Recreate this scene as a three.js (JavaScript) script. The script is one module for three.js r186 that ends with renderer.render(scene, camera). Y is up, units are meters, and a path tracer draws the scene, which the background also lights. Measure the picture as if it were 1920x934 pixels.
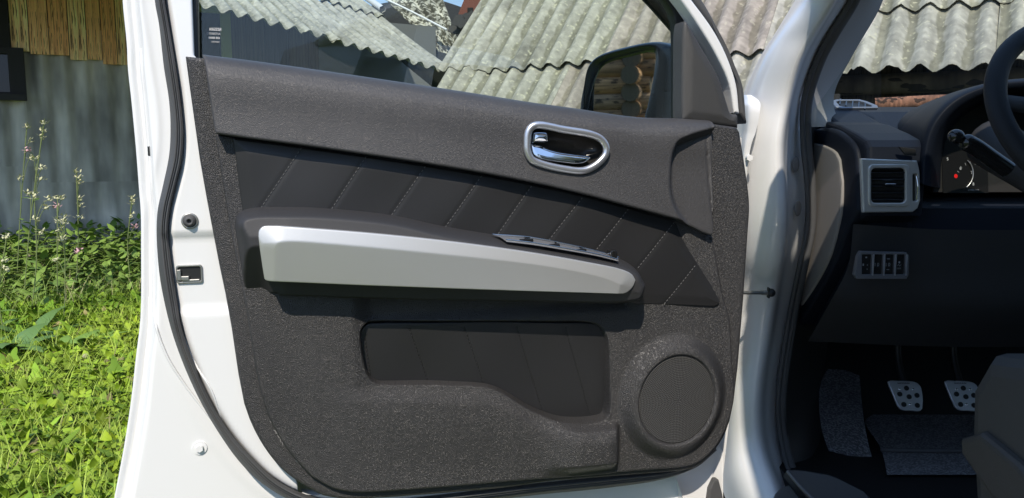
import * as THREE from 'three';
import { mergeGeometries } from 'three/addons/utils/BufferGeometryUtils.js';
import { RoundedBoxGeometry } from 'three/addons/geometries/RoundedBoxGeometry.js';

// ---------- camera, sky, sun, exposure ----------
const scene = new THREE.Scene();
const PW = 1920, PH = 934, FOC = 1478, PITCH = THREE.MathUtils.degToRad(-7);
const CAM = new THREE.Vector3(0, 1.08, 0);
const camera = new THREE.PerspectiveCamera(2 * Math.atan(PH / 2 / FOC) * 180 / Math.PI, PW / PH, 0.02, 2000);
camera.position.copy(CAM);
camera.rotation.set(PITCH, 0, 0);
scene.add(camera);

const SUN_EL = THREE.MathUtils.degToRad(49), SUN_AZ = THREE.MathUtils.degToRad(10);   // azimuth: degrees to the left of straight behind the camera
const sunDir = new THREE.Vector3(-Math.sin(SUN_AZ) * Math.cos(SUN_EL), Math.sin(SUN_EL), Math.cos(SUN_AZ) * Math.cos(SUN_EL));
{ // clear summer sky: paler at the horizon, deeper blue overhead, a faint glow round the sun
  const w = 512, h = 256, d = new Float32Array(w * h * 4), stops = [[-90, 0.26, 0.28, 0.22], [-1, 0.34, 0.37, 0.36], [0, 0.80, 0.95, 1.14], [12, 0.42, 0.66, 1.10], [40, 0.32, 0.54, 1.0], [90, 0.27, 0.47, 0.92]];
  for (let y = 0; y < h; y++) for (let x = 0; x < w; x++) {
    const el = ((y + 0.5) / h - 0.5) * 180, az = ((x + 0.5) / w - 0.5) * 2 * Math.PI, ce = Math.cos(el * Math.PI / 180), v = new THREE.Vector3(Math.cos(az) * ce, Math.sin(el * Math.PI / 180), Math.sin(az) * ce);
    let k = 1; while (k < stops.length - 1 && el > stops[k][0]) k++;
    const a = stops[k - 1], b = stops[k], t = Math.min(1, Math.max(0, (el - a[0]) / (b[0] - a[0]))), g = 0.35 * Math.exp(-v.angleTo(sunDir) / 0.32) * (el > 0 ? 1 : 0), i = 4 * (y * w + x);
    d[i] = a[1] + (b[1] - a[1]) * t + g; d[i + 1] = a[2] + (b[2] - a[2]) * t + g * 0.97; d[i + 2] = a[3] + (b[3] - a[3]) * t + g * 0.9; d[i + 3] = 1;
  }
  const t = new THREE.DataTexture(d, w, h, THREE.RGBAFormat, THREE.FloatType); t.mapping = THREE.EquirectangularReflectionMapping; t.magFilter = THREE.LinearFilter; t.needsUpdate = true;
  scene.background = t; scene.environment = t;
}
const sun = new THREE.DirectionalLight(0xfff4e4, 4.7);
sun.position.copy(sunDir).multiplyScalar(40); sun.target.position.set(0, 0, -2);
sun.castShadow = true; sun.shadow.mapSize.set(4096, 4096);
Object.assign(sun.shadow.camera, { left: -14, right: 14, top: 14, bottom: -14, near: 1, far: 90 });
scene.add(sun, sun.target);
const renderer = new THREE.WebGLRenderer({ antialias: true });
renderer.toneMapping = THREE.LinearToneMapping; renderer.toneMappingExposure = 1.05;
renderer.shadowMap.enabled = true;

// ---------- helpers ----------
function rng(seed) { let a = seed >>> 0; return () => { a = (a + 0x6D2B79F5) | 0; let t = Math.imul(a ^ (a >>> 15), 1 | a); t = (t + Math.imul(t ^ (t >>> 7), 61 | t)) ^ t; return ((t ^ (t >>> 14)) >>> 0) / 4294967296; }; }
const V3 = (x, y, z) => new THREE.Vector3(x, y, z);
const clamp = (x, a = 0, b = 1) => Math.min(b, Math.max(a, x));
const sstep = (a, b, x) => { const t = clamp((x - a) / (b - a)); return t * t * (3 - 2 * t); };
const lerp = (a, b, t) => a + (b - a) * t;
// direction of a photo pixel (a direction only; distances come from the planes below)
function ray(px, py) {
  const x = (px - 960) / FOC, y = -(py - 467) / FOC, z = -1, c = Math.cos(PITCH), s = Math.sin(PITCH);
  return V3(x, y * c - z * s, y * s + z * c);
}
function T(px, py, depth) { const d = ray(px, py); return d.multiplyScalar(depth / -d.z).add(CAM); }
// an upright plane: origin on the ground, turned by yaw about y; local axes u (right), v (up), n (towards the viewer)
class Frame {
  constructor(origin, yawDeg, pitchDeg = 0) {
    this.m = new THREE.Matrix4().makeRotationFromEuler(new THREE.Euler(THREE.MathUtils.degToRad(pitchDeg), THREE.MathUtils.degToRad(yawDeg), 0, 'YXZ'));
    this.m.setPosition(origin); this.inv = this.m.clone().invert();
    this.c = CAM.clone().applyMatrix4(this.inv);
  }
  at(px, py, n = 0) { const d = ray(px, py).transformDirection(this.inv), t = (n - this.c.z) / d.z; return [this.c.x + d.x * t, this.c.y + d.y * t]; }
  list(pts, n = 0) { return pts.map(([x, y]) => this.at(x, y, n)); }
  place(o) { this.m.decompose(o.position, o.quaternion, o.scale); return o; }
  world(u, v, n = 0) { return V3(u, v, n).applyMatrix4(this.m); }
}
// smooth open curve through 2-D points
function crv(pts, per = 6) {
  if (pts.length < 3) return pts.map((p) => [...p]);
  const c = new THREE.CatmullRomCurve3(pts.map((p) => V3(p[0], p[1], 0)), false, 'centripetal');
  return c.getPoints((pts.length - 1) * per).map((p) => [p.x, p.y]);
}
function closedCrv(pts, per = 6) {
  const c = new THREE.CatmullRomCurve3(pts.map((p) => V3(p[0], p[1], 0)), true, 'centripetal');
  return c.getPoints(pts.length * per).map((p) => [p.x, p.y]).slice(0, -1);
}
function outline(...segs) {
  const o = [];
  for (const s of segs) for (const p of s) { const q = o[o.length - 1]; if (!q || Math.hypot(q[0] - p[0], q[1] - p[1]) > 1e-4) o.push(p); }
  const a = o[0], b = o[o.length - 1]; if (Math.hypot(a[0] - b[0], a[1] - b[1]) < 1e-4) o.pop();
  return o;
}
function segDist(poly, x, y, open = false) {
  let best = 1e9;
  for (let i = 0, n = poly.length; i < (open ? n - 1 : n); i++) {
    const a = poly[i], b = poly[(i + 1) % n], dx = b[0] - a[0], dy = b[1] - a[1];
    const t = clamp(((x - a[0]) * dx + (y - a[1]) * dy) / (dx * dx + dy * dy + 1e-12));
    const ex = x - a[0] - dx * t, ey = y - a[1] - dy * t, d = ex * ex + ey * ey;
    if (d < best) best = d;
  }
  return Math.sqrt(best);
}
function inside(poly, x, y) {
  let c = false;
  for (let i = 0, j = poly.length - 1; i < poly.length; j = i++) {
    const a = poly[i], b = poly[j];
    if ((a[1] > y) !== (b[1] > y) && x < (b[0] - a[0]) * (y - a[1]) / (b[1] - a[1]) + a[0]) c = !c;
  }
  return c;
}
const sdf = (poly, x, y) => (inside(poly, x, y) ? -1 : 1) * segDist(poly, x, y);
function yOn(line, x) {          // height of a left-to-right line at x
  if (x <= line[0][0]) return line[0][1];
  for (let i = 1; i < line.length; i++) if (x <= line[i][0]) { const a = line[i - 1], b = line[i]; return lerp(a[1], b[1], (x - a[0]) / (b[0] - a[0] + 1e-9)); }
  return line[line.length - 1][1];
}
// relief panel: outline filled with a grid whose height is h(u, v, d), d = distance from the edge; edges rolled by er, skirt back by thick
function panel(poly, h, { step = 0.004, er = 0.003, thick = 0.01, swap = false, back = false } = {}) {
  const P = swap ? poly.map(([a, b]) => [b, a]) : poly;
  let u0 = 1e9, u1 = -1e9, v0 = 1e9, v1 = -1e9;
  for (const [u, v] of P) { u0 = Math.min(u0, u); u1 = Math.max(u1, u); v0 = Math.min(v0, v); v1 = Math.max(v1, v); }
  const offs = er > 0 ? [0, 0.04, 0.15, 0.35, 0.65, 1].map((k) => k * er) : [0];
  const grid = (lo, hi, n) => {
    const w = hi - lo, k = Math.min(1, w * 0.4 / (offs[offs.length - 1] || 1e9)), a = offs.map((o) => lo + o * k), b = offs.map((o) => hi - o * k).reverse();
    const s = a[a.length - 1], e = b[0], m = [];
    for (let i = 1; i < n; i++) m.push(lerp(s, e, i / n));
    return [...a, ...m, ...b];
  };
  const us = grid(u0 + 1e-6, u1 - 1e-6, Math.max(2, Math.ceil((u1 - u0) / step))), nv = Math.max(2, Math.ceil((v1 - v0) / step));
  const pos = [], uv = [], idx = [], cols = us.length; let rows = 0;
  for (const u of us) {
    let lo = 1e9, hi = -1e9;
    for (let i = 0, j = P.length - 1; i < P.length; j = i++) {
      const a = P[i], b = P[j];
      if ((a[0] > u) !== (b[0] > u)) { const v = lerp(a[1], b[1], (u - a[0]) / (b[0] - a[0])); lo = Math.min(lo, v); hi = Math.max(hi, v); }
    }
    const vs = grid(lo, hi, nv); rows = vs.length;
    for (const v of vs) {
      const d = segDist(P, u, v), x = swap ? v : u, y = swap ? u : v;
      const r = d < er ? er - Math.sqrt(Math.max(0, er * er - (er - d) * (er - d))) : 0;
      pos.push(x, y, h(x, y, d) - r); uv.push(x, y);
    }
  }
  const tri = (a, b, c) => (swap ? idx.push(a, c, b) : idx.push(a, b, c));
  for (let i = 0; i < cols - 1; i++) for (let j = 0; j < rows - 1; j++) {
    const a = i * rows + j, b = a + rows; tri(a, b, b + 1); tri(a, b + 1, a + 1);
  }
  if (thick > 0) {
    const loop = [];
    for (let i = 0; i < cols; i++) loop.push(i * rows);
    for (let j = 1; j < rows; j++) loop.push((cols - 1) * rows + j);
    for (let i = cols - 2; i >= 0; i--) loop.push(i * rows + rows - 1);
    for (let j = rows - 2; j > 0; j--) loop.push(j);
    const s = pos.length / 3;
    for (const k of loop) { for (const dz of [0, -thick]) { pos.push(pos[3 * k], pos[3 * k + 1], pos[3 * k + 2] + dz); uv.push(pos[3 * k] + pos[3 * k + 1], dz); } }
    for (let i = 0; i < loop.length; i++) { const a = s + 2 * i, b = s + 2 * ((i + 1) % loop.length); tri(a, a + 1, b); tri(b, a + 1, b + 1); }
    if (back) {
      const s2 = pos.length / 3;
      for (let i = 0; i < cols; i++) for (let j = 0; j < rows; j++) { const k = i * rows + j; pos.push(pos[3 * k], pos[3 * k + 1], pos[3 * k + 2] - thick); uv.push(uv[2 * k], uv[2 * k + 1]); }
      for (let i = 0; i < cols - 1; i++) for (let j = 0; j < rows - 1; j++) { const a = s2 + i * rows + j, b = a + rows; tri(a, b + 1, b); tri(a, a + 1, b + 1); }
    }
  }
  return geo(pos, idx, uv);
}
function geo(pos, idx, uv) {
  const g = new THREE.BufferGeometry();
  g.setAttribute('position', new THREE.Float32BufferAttribute(pos, 3));
  if (uv) g.setAttribute('uv', new THREE.Float32BufferAttribute(uv, 2));
  g.setIndex(idx); g.computeVertexNormals(); return g;
}
// smooth sheet through a grid of 3-D points (rows of equal length)
function loft(rows, su = 6, sv = 6, closeU = false) {
  const along = rows.map((r) => new THREE.CatmullRomCurve3(r, closeU, 'centripetal').getPoints((r.length - (closeU ? 0 : 1)) * su));
  const n = along[0].length, out = [];
  for (let i = 0; i < n; i++) {
    const c = rows.length > 2 ? new THREE.CatmullRomCurve3(along.map((r) => r[i]), false, 'centripetal').getPoints((rows.length - 1) * sv) : along.map((r) => r[i]);
    out.push(c);
  }
  const m = out[0].length, pos = [], uv = [], idx = [];
  for (let i = 0; i < n; i++) for (let j = 0; j < m; j++) { const p = out[i][j]; pos.push(p.x, p.y, p.z); uv.push(i ? uv[2 * ((i - 1) * m + j)] + p.distanceTo(out[i - 1][j]) : 0, j ? uv[2 * (i * m + j - 1) + 1] + p.distanceTo(out[i][j - 1]) : 0); }
  for (let i = 0; i < n - 1; i++) for (let j = 0; j < m - 1; j++) { const a = i * m + j, b = a + m; idx.push(a, b, b + 1, a, b + 1, a + 1); }
  return geo(pos, idx, uv);
}
const tube = (pts, r, seg = 40, rad = 8, closed = false) => new THREE.TubeGeometry(new THREE.CatmullRomCurve3(pts, closed, 'centripetal'), seg, r, rad, closed);
function shapeOf(poly) { const s = new THREE.Shape(); poly.forEach(([x, y], i) => (i ? s.lineTo(x, y) : s.moveTo(x, y))); s.closePath(); return s; }
function extrude(poly, depth, bevel = 0, holes = []) {
  const ccw = (p, want) => { let a = 0; for (let i = 0, j = p.length - 1; i < p.length; j = i++) a += p[j][0] * p[i][1] - p[i][0] * p[j][1]; return (a > 0) === want ? p : [...p].reverse(); };
  const s = shapeOf(ccw(poly, true)); for (const h of holes) { const q = ccw(h, false); const p = new THREE.Path(); q.forEach(([x, y], i) => (i ? p.lineTo(x, y) : p.moveTo(x, y))); p.closePath(); s.holes.push(p); }
  return new THREE.ExtrudeGeometry(s, { depth, bevelEnabled: bevel > 0, bevelThickness: bevel, bevelSize: bevel, bevelOffset: -bevel, bevelSegments: 3, curveSegments: 8 });
}
const box = (w, h, d, x = 0, y = 0, z = 0, r = 0) => { const g = r ? new RoundedBoxGeometry(w, h, d, 2, r) : new THREE.BoxGeometry(w, h, d); g.translate(x, y, z); return g; };
function merge(list) {
  const l = list.map((g) => { const q = g.index ? g.toNonIndexed() : g; for (const k of Object.keys(q.attributes)) if (!['position', 'normal', 'uv'].includes(k)) q.deleteAttribute(k);
    if (!q.attributes.uv) q.setAttribute('uv', new THREE.Float32BufferAttribute(new Float32Array(q.attributes.position.count * 2), 2)); if (!q.attributes.normal) q.computeVertexNormals(); return q; });
  return mergeGeometries(l, false);
}
const taken = new Map();
function numbered(n) { const k = taken.get(n) || 0; taken.set(n, k + 1); return k ? `${n}_${String(k).padStart(3, '0')}` : n; }
function put(name, g, mat, parent, label) {
  const m = new THREE.Mesh(Array.isArray(g) ? merge(g) : g, mat); m.name = name; m.castShadow = m.receiveShadow = true;
  if (label) m.userData.label = label;
  parent.add(m); return m;
}
function thing(name, label, category, pos = [0, 0, 0], turn = 0, group) {
  const o = new THREE.Group(); o.name = numbered(name); o.position.set(...pos); o.rotation.y = turn; o.userData = { label, category };
  if (group) o.userData.group = group;
  scene.add(o); o.updateMatrixWorld(true); return o;
}
// world-space geometry hung under a thing: bring it into the parent's own axes
function hang(name, g, mat, parent, label) {
  parent.updateWorldMatrix(true, false);
  const q = Array.isArray(g) ? merge(g) : g; q.applyMatrix4(parent.matrixWorld.clone().invert());
  return put(name, q, mat, parent, label);
}

// ---------- procedural textures ----------
function dataTex(n, f, srgb = false, m = n) {
  const d = new Uint8Array(n * m * 4);
  for (let y = 0; y < m; y++) for (let x = 0; x < n; x++) { const c = f(x / n, y / m), i = 4 * (y * n + x); if (typeof c === 'number') { d[i] = d[i + 1] = d[i + 2] = clamp(c) * 255; } else { d[i] = clamp(c[0]) * 255; d[i + 1] = clamp(c[1]) * 255; d[i + 2] = clamp(c[2]) * 255; } d[i + 3] = 255; }
  const t = new THREE.DataTexture(d, n, m); t.wrapS = t.wrapT = THREE.RepeatWrapping; t.magFilter = THREE.LinearFilter; t.minFilter = THREE.LinearMipmapLinearFilter; t.generateMipmaps = true;
  if (srgb) t.colorSpace = THREE.SRGBColorSpace; t.needsUpdate = true; return t;
}
function hash2(x, y, s) { let h = Math.imul(x | 0, 374761393) + Math.imul(y | 0, 668265263) + Math.imul(s | 0, 974634777); h = Math.imul(h ^ (h >>> 13), 1274126177); return ((h ^ (h >>> 16)) >>> 0) / 4294967296; }
function vnoise(x, y, per, s) {   // tileable value noise, period per cells
  const xi = Math.floor(x), yi = Math.floor(y), fx = x - xi, fy = y - yi, w = (k) => ((k % per) + per) % per;
  const a = hash2(w(xi), w(yi), s), b = hash2(w(xi + 1), w(yi), s), c = hash2(w(xi), w(yi + 1), s), d = hash2(w(xi + 1), w(yi + 1), s), ux = fx * fx * (3 - 2 * fx), uy = fy * fy * (3 - 2 * fy);
  return lerp(lerp(a, b, ux), lerp(c, d, ux), uy);
}
const fbm = (u, v, per, s, oct = 4) => { let r = 0, a = 0.5, p = per; for (let i = 0; i < oct; i++) { r += a * vnoise(u * p, v * p, p, s + i); a *= 0.5; p *= 2; } return r / (1 - Math.pow(0.5, oct)); };
function cells(u, v, per, s) {     // F2 - F1 of a tileable cell pattern
  const x = u * per, y = v * per, xi = Math.floor(x), yi = Math.floor(y); let f1 = 9, f2 = 9;
  for (let i = -1; i < 2; i++) for (let j = -1; j < 2; j++) { const cx = xi + i, cy = yi + j, wx = ((cx % per) + per) % per, wy = ((cy % per) + per) % per, dx = cx + hash2(wx, wy, s) - x, dy = cy + hash2(wx, wy, s + 7) - y, d = dx * dx + dy * dy; if (d < f1) { f2 = f1; f1 = d; } else if (d < f2) f2 = d; }
  return Math.sqrt(f2) - Math.sqrt(f1);
}
const rep = (t, metres, my = metres) => { const c = t.clone(); c.repeat.set(1 / metres, 1 / my); c.needsUpdate = true; return c; };
const grainTex = dataTex(512, (u, v) => clamp(0.15 + 1.1 * cells(u, v, 46, 3) + 0.25 * (fbm(u, v, 64, 9, 2) - 0.5)));
const softTex = dataTex(256, (u, v) => fbm(u, v, 16, 21, 4));
const coarseTex = dataTex(256, (u, v) => { const k = 0.86 + 0.28 * (fbm(u, v, 6, 31, 5) - 0.5); return [k, k, k]; });

const std = (o) => new THREE.MeshStandardMaterial({ side: THREE.DoubleSide, ...o });
const phy = (o) => new THREE.MeshPhysicalMaterial({ side: THREE.DoubleSide, ...o });
const rgb = (r, g = r, b = r) => new THREE.Color().setRGB(r, g, b);
const M = {
  paint: phy({ color: rgb(0.76, 0.765, 0.765), roughness: 0.42, clearcoat: 0.8, clearcoatRoughness: 0.12 }),
  grain: std({ color: rgb(0.040, 0.039, 0.040), roughness: 0.40, bumpMap: rep(grainTex, 0.11, 0.095), bumpScale: 0.0010, map: rep(coarseTex, 0.5) }),
  grainFine: std({ color: rgb(0.052, 0.051, 0.053), roughness: 0.44, bumpMap: rep(grainTex, 0.085), bumpScale: 0.00042, map: rep(coarseTex, 0.5) }),
  soft: std({ color: rgb(0.026, 0.026, 0.028), roughness: 0.6, bumpMap: rep(grainTex, 0.05), bumpScale: 0.00008 }),
  leather: phy({ color: rgb(0.017, 0.017, 0.018), roughness: 0.46, bumpMap: rep(grainTex, 0.04), bumpScale: 0.00006, sheen: 0.25, sheenRoughness: 0.5, sheenColor: rgb(0.2) }),
  thread: std({ color: rgb(0.095), roughness: 0.7 }),
  silver: std({ color: rgb(0.58, 0.58, 0.565), metalness: 0.65, roughness: 0.40, bumpMap: rep(softTex, 0.02), bumpScale: 0.00002 }),
  satin: std({ color: rgb(0.66, 0.66, 0.68), metalness: 0.85, roughness: 0.3 }),
  chrome: std({ color: rgb(0.86), metalness: 1, roughness: 0.05 }),
  steel: std({ color: rgb(0.42, 0.41, 0.38), metalness: 0.9, roughness: 0.38 }),
  rubber: std({ color: rgb(0.07, 0.071, 0.073), roughness: 0.6, bumpMap: rep(softTex, 0.01), bumpScale: 0.00006 }),
  black: std({ color: rgb(0.012), roughness: 0.5 }),
  gloss: std({ color: rgb(0.012), roughness: 0.12 }),
  glass: phy({ color: rgb(0.90, 0.94, 0.905), transmission: 1, roughness: 0, thickness: 0, ior: 1.5 }),
  mirror: std({ color: rgb(0.80, 0.82, 0.86), metalness: 1, roughness: 0.02 }),
};

// ---------- the car: a group at the foot of its front left hinge ----------
const CAR_YAW = -4;
const car = thing('white_car', 'white off-road car with its front left door wide open', 'car', [0.48, 0, -1.70], THREE.MathUtils.degToRad(CAR_YAW));
// the open door's own plane
const DR = new Frame(V3(0, 0, -1.32), 16);
const D = (pts, n = 0) => DR.list(pts, n);
const doorM = car.matrixWorld.clone().invert().multiply(DR.m);

// feature lines of the rear edge, in photo pixels
const E0 = [[226, -420], [227, -250], [229, -100], [231, 0], [239, 85], [241, 130], [247, 185], [256, 280], [262, 360], [265, 400], [265.5, 467], [264.5, 592], [256, 667], [247, 747], [235, 827], [222, 897], [215, 934], [206, 1000], [205, 1060]];
const E1 = [[272, -420], [278, -200], [289, 0], [297, 45], [306, 125], [316, 190], [318.5, 240], [316, 290], [305, 345], [294, 395], [291, 425], [292.5, 467], [302, 542], [320, 617], [345, 687], [375, 752], [410, 812], [445, 862], [482, 899], [536, 934], [600, 955], [680, 962], [800, 952], [1000, 928], [1140, 914], [1240, 898], [1300, 876], [1338, 845]];
const E2 = [[296, -420], [302, -200], [313, 0], [320, 45], [334, 125], [343, 190], [348.5, 250], [345.5, 300], [336, 340], [325, 385], [320, 430], [323, 467], [332, 532], [346, 612], [371, 682], [401, 747], [436, 802], [480, 850], [522, 888], [576, 914], [630, 925], [690, 926], [800, 915], [1000, 892], [1140, 878], [1235, 868], [1285, 852], [1318, 822]];
const trimLeft = [[347, 105], [355, 165], [367, 250], [377, 320], [392, 400], [407, 480], [425, 567], [441, 661], [454, 747], [481, 817], [522, 875], [563, 908], [604, 931]];
const trimBottom = [[604, 931], [650, 938], [703, 936], [790, 930], [940, 917], [1020, 906], [1168, 893], [1272, 885]];
const trimRight = [[1272, 885], [1308, 876], [1340, 848], [1364, 808], [1378, 752], [1388, 660], [1396, 560], [1397, 543], [1404, 440], [1407, 384], [1401, 328], [1387, 239]];
const belt = [[376, 99], [480, 112], [601, 129], [750, 151], [900, 174], [1000, 190], [1094, 203], [1143, 211], [1207, 219], [1279, 221], [1338, 225]];

const nShell = -0.06;
const sealMid = crv(D(E1.map((p, i) => [(p[0] + E2[i][0]) / 2, (p[1] + E2[i][1]) / 2]), nShell), 4);
const sealIn = [...sealMid, DR.at(1500, 800, nShell), DR.at(1500, -420, nShell)];
const edgeL = crv(D(E0, -0.115), 4);
const latchT = DR.at(360, 440, -0.03)[1], latchB = DR.at(380, 580, -0.03)[1];
function shellN(u, v) {
  const s = sdf(sealIn, u, v), dO = segDist(edgeL, u, v, true);
  let n = lerp(-0.026, -0.083, sstep(-0.020, 0.012, s));
  n += -0.030 * sstep(0.03, 0.012, dO) + 0.007 * sstep(0.013, 0.006, dO);
  n += 0.002 * Math.exp(-Math.pow((s - 0.032) / 0.006, 2));
  n -= 0.006 * sstep(latchT + 0.004, latchT - 0.006, v) * sstep(latchB - 0.008, latchB + 0.006, v) * sstep(-0.004, -0.014, s);   // plate round the latch is set back
  return n;
}
const rearPoly = outline(edgeL, D([[205, 1060], [560, 1050]], -0.1), D([[560, 930], [520, 560], [420, 165], [364, 104], [360, 0], [352, -200], [345, -420]], -0.03), [edgeL[0]]);
const bottomPoly = outline(D([[560, 930], [800, 905], [1000, 890], [1344, 826]], -0.03), D([[1352, 840], [1357, 880], [1354, 940], [1352, 1030]], -0.09), D([[1100, 1050], [560, 1050]], -0.1));
const skinPoly = outline(edgeL.filter((p) => p[1] < DR.at(300, 128, -0.11)[1]), D([[205, 1060], [1352, 1030], [1354, 940], [1372, 780], [1392, 600], [1394, 258], [300, 128]], -0.12));
const door = put('door', [panel(rearPoly, shellN, { step: 0.006, er: 0.003, thick: 0.012, swap: true }), panel(bottomPoly, shellN, { step: 0.008, er: 0, thick: 0.02 }),
  extrude(skinPoly, 0.008).translate(0, 0, -0.135), extrude(D([[640, 1000], [1330, 985], [1352, 830], [1385, 262], [385, 140], [480, 700]], -0.06), 0.05).translate(0, 0, -0.124)], M.paint, car, 'open white front door seen from its inner side');
door.applyMatrix4(doorM);
const dp = (name, g, mat, label) => put(name, g, mat, door, label);

// weather strip round the door
{ const L = crv(D(E1, nShell), 5), R = crv(D(E2, nShell), 5), prof = [[0, -0.012], [0.02, 0.004], [0.1, 0.012], [0.5, 0.0155], [0.6, 0.013], [0.64, 0.007], [0.69, 0.012], [0.75, 0.012], [0.79, 0.005], [0.84, 0.010], [0.92, 0.009], [0.97, 0.003], [1, -0.008]];
  const nA = L.map((p) => shellN(p[0] - 0.004, p[1]) + 0.010), nB = R.map((p) => shellN(p[0] + 0.003, p[1]) + 0.002);
  const pos = [], uv = [], idx = [], m = prof.length;
  L.forEach((a, i) => { const b = R[i]; prof.forEach(([t, h]) => { const u = lerp(a[0], b[0], t), v = lerp(a[1], b[1], t); const s = lerp(nA[i], nB[i], t) + 0.006; pos.push(u, v, s + h); uv.push(t * 0.03, i * 0.006); }); });
  for (let i = 0; i < L.length - 1; i++) for (let j = 0; j < m - 1; j++) { const a = i * m + j, b = a + m; idx.push(a, b, b + 1, a, b + 1, a + 1); }
  dp('weather_strip', geo(pos, idx, uv), M.rubber);
  for (const [x, y] of [[324, 107], [325, 585], [361, 694], [410, 799]]) { const [u, v] = DR.at(x, y, nShell); const n = shellN(u, v) + 0.0135; dp('strip_clip', new THREE.SphereGeometry(0.0022, 8, 6).scale(1, 1, 0.5).translate(u, v, n), M.black); }
}
// window frame: rear post is part of the shell; front arch, top bar
{ const arcO = [[1385, 213], [1379, 158], [1362, 107], [1337, 58], [1295, 0], [1240, -70], [1160, -150], [1040, -235], [880, -300], [640, -350], [345, -375]];
  const arcI = [[1375, 211], [1366, 158], [1343, 107], [1314, 58], [1274, 0], [1218, -62], [1140, -135], [1022, -215], [866, -278], [630, -325], [345, -345]];
  const A = crv(D(arcO, -0.03), 5), B = crv(D(arcI, -0.03), 5);
  const poly = [...A, ...[...B].reverse()];
  dp('window_frame', [extrude(poly, 0.03, 0.004).translate(0, 0, -0.06)], M.paint);
  const so = [[1398, 232], [1391, 161], [1375, 119], [1350, 65], [1314, 0], [1258, -75], [1175, -160], [1050, -248], [886, -315], [640, -366], [300, -392]];
  const S = crv(D(so, -0.05), 5), S2 = crv(D(arcO, -0.05), 5);
  dp('frame_seal', extrude([...S, ...[...S2].reverse()], 0.05, 0.006).translate(0, 0, -0.10), M.rubber);
  // black channel behind the frame and the pane's run
  const ri = [[1270, 221], [1270, 120], [1266, 30], [1250, 0], [1190, -62], [1115, -125], [1005, -200], [858, -262], [630, -308], [362, -328]];
  dp('window_channel', [extrude([...crv(D(arcI.slice(0, 1).concat(arcI.slice(1)), -0.06), 5), ...crv(D([...ri].reverse(), -0.06), 5)], 0.02, 0.003).translate(0, 0, -0.085), extrude(D([[356, -330], [366, -330], [373, 112], [363, 112]], -0.045), 0.02, 0.002).translate(0, 0, -0.06)], M.black);
  // sail panel at the front corner
  const sail = outline(crv(D([[1280, 225], [1281, 120], [1283, 50], [1287, 38], [1293, 45]], -0.012), 5), crv(D([[1293, 45], [1322, 95], [1348, 140], [1365, 190], [1373, 213], [1385, 215], [1386, 240]], -0.012), 5));
  dp('sail_panel', panel(sail, (u, v, d) => -0.014 + 0.004 * sstep(0, 0.02, d), { step: 0.005, er: 0.006, thick: 0.03 }), std({ color: rgb(0.045), roughness: 0.5, bumpMap: rep(grainTex, 0.06), bumpScale: 0.0003 }));
  // pane
  const pane = outline(D([[357, 130], [357, -335], [640, -315], [866, -270], [1022, -207], [1130, -130], [1205, -62], [1255, 0], [1274, 60], [1276, 235]], -0.065));
  dp('window_pane', extrude(pane, 0.003).translate(0, 0, -0.07), M.glass);
  // tinted wind deflector along the top of the opening
  const dl = [[1268, 66], [1209, 0], [1145, -62], [1060, -122], [960, -170], [820, -215], [620, -255], [362, -280]];
  const dO = [[1282, 60], [1270, 0], [1215, -62], [1140, -130], [1022, -205], [866, -268], [630, -315], [362, -335]];
  dp('wind_deflector', extrude([...crv(D(dl, -0.10), 4), ...crv(D(dO, -0.10), 4).reverse()], 0.003, 0.0008).translate(0, 0, -0.105), phy({ color: rgb(0.16, 0.15, 0.145), transmission: 0.75, roughness: 0.05, thickness: 0 }));
  dp('deflector_rim', tube(crv(D(dl, -0.10), 4).map(([u, v]) => V3(u, v, -0.1025)), 0.0028, 60, 6), M.black);
  dp('deflector_clip', [tube(D([[1257, 33], [1266, 33], [1274, 34]], -0.095).map(([u, v]) => V3(u, v, -0.095)), 0.004, 6, 8), new THREE.TorusGeometry(0.004, 0.0022, 6, 12).translate(...DR.at(1257, 33, -0.095), -0.095)], M.black);
  // lettering etched on the pane (seen from behind, so it reads reversed)
  const c = document.createElement('canvas'); c.width = 256; c.height = 256; const x = c.getContext('2d');
  x.fillStyle = '#000'; x.fillRect(0, 0, 256, 256); x.translate(256, 0); x.scale(-1, 1); x.fillStyle = '#fff'; x.textAlign = 'left';
  x.font = 'bold 48px sans-serif'; x.fillText('NISSAN', 16, 50); x.font = '32px sans-serif'; x.fillText('AUTOMOTIVE', 34, 96); x.font = 'bold 34px sans-serif'; x.fillText('43R-00048', 44, 144);
  x.font = '24px sans-serif'; x.fillText('TEMPERED', 52, 188);
  const at = new THREE.CanvasTexture(c); at.needsUpdate = true;
  const [u0, v0] = DR.at(385, 90, -0.064), [u1, v1] = DR.at(417, 50, -0.064);
  dp('pane_lettering', new THREE.PlaneGeometry(u1 - u0, v1 - v0).translate((u0 + u1) / 2, (v0 + v1) / 2, -0.0655), std({ color: rgb(0.55), roughness: 0.8, alphaMap: at, transparent: true }));
}

// trim: carrier with the outer border
const trimPoly = outline(crv(D(trimLeft), 5), crv(D(trimBottom), 4), crv(D(trimRight), 5), D([[1387, 239], [1338, 232], [1207, 228], [900, 184], [601, 139], [376, 108], [347, 105]]));


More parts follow.
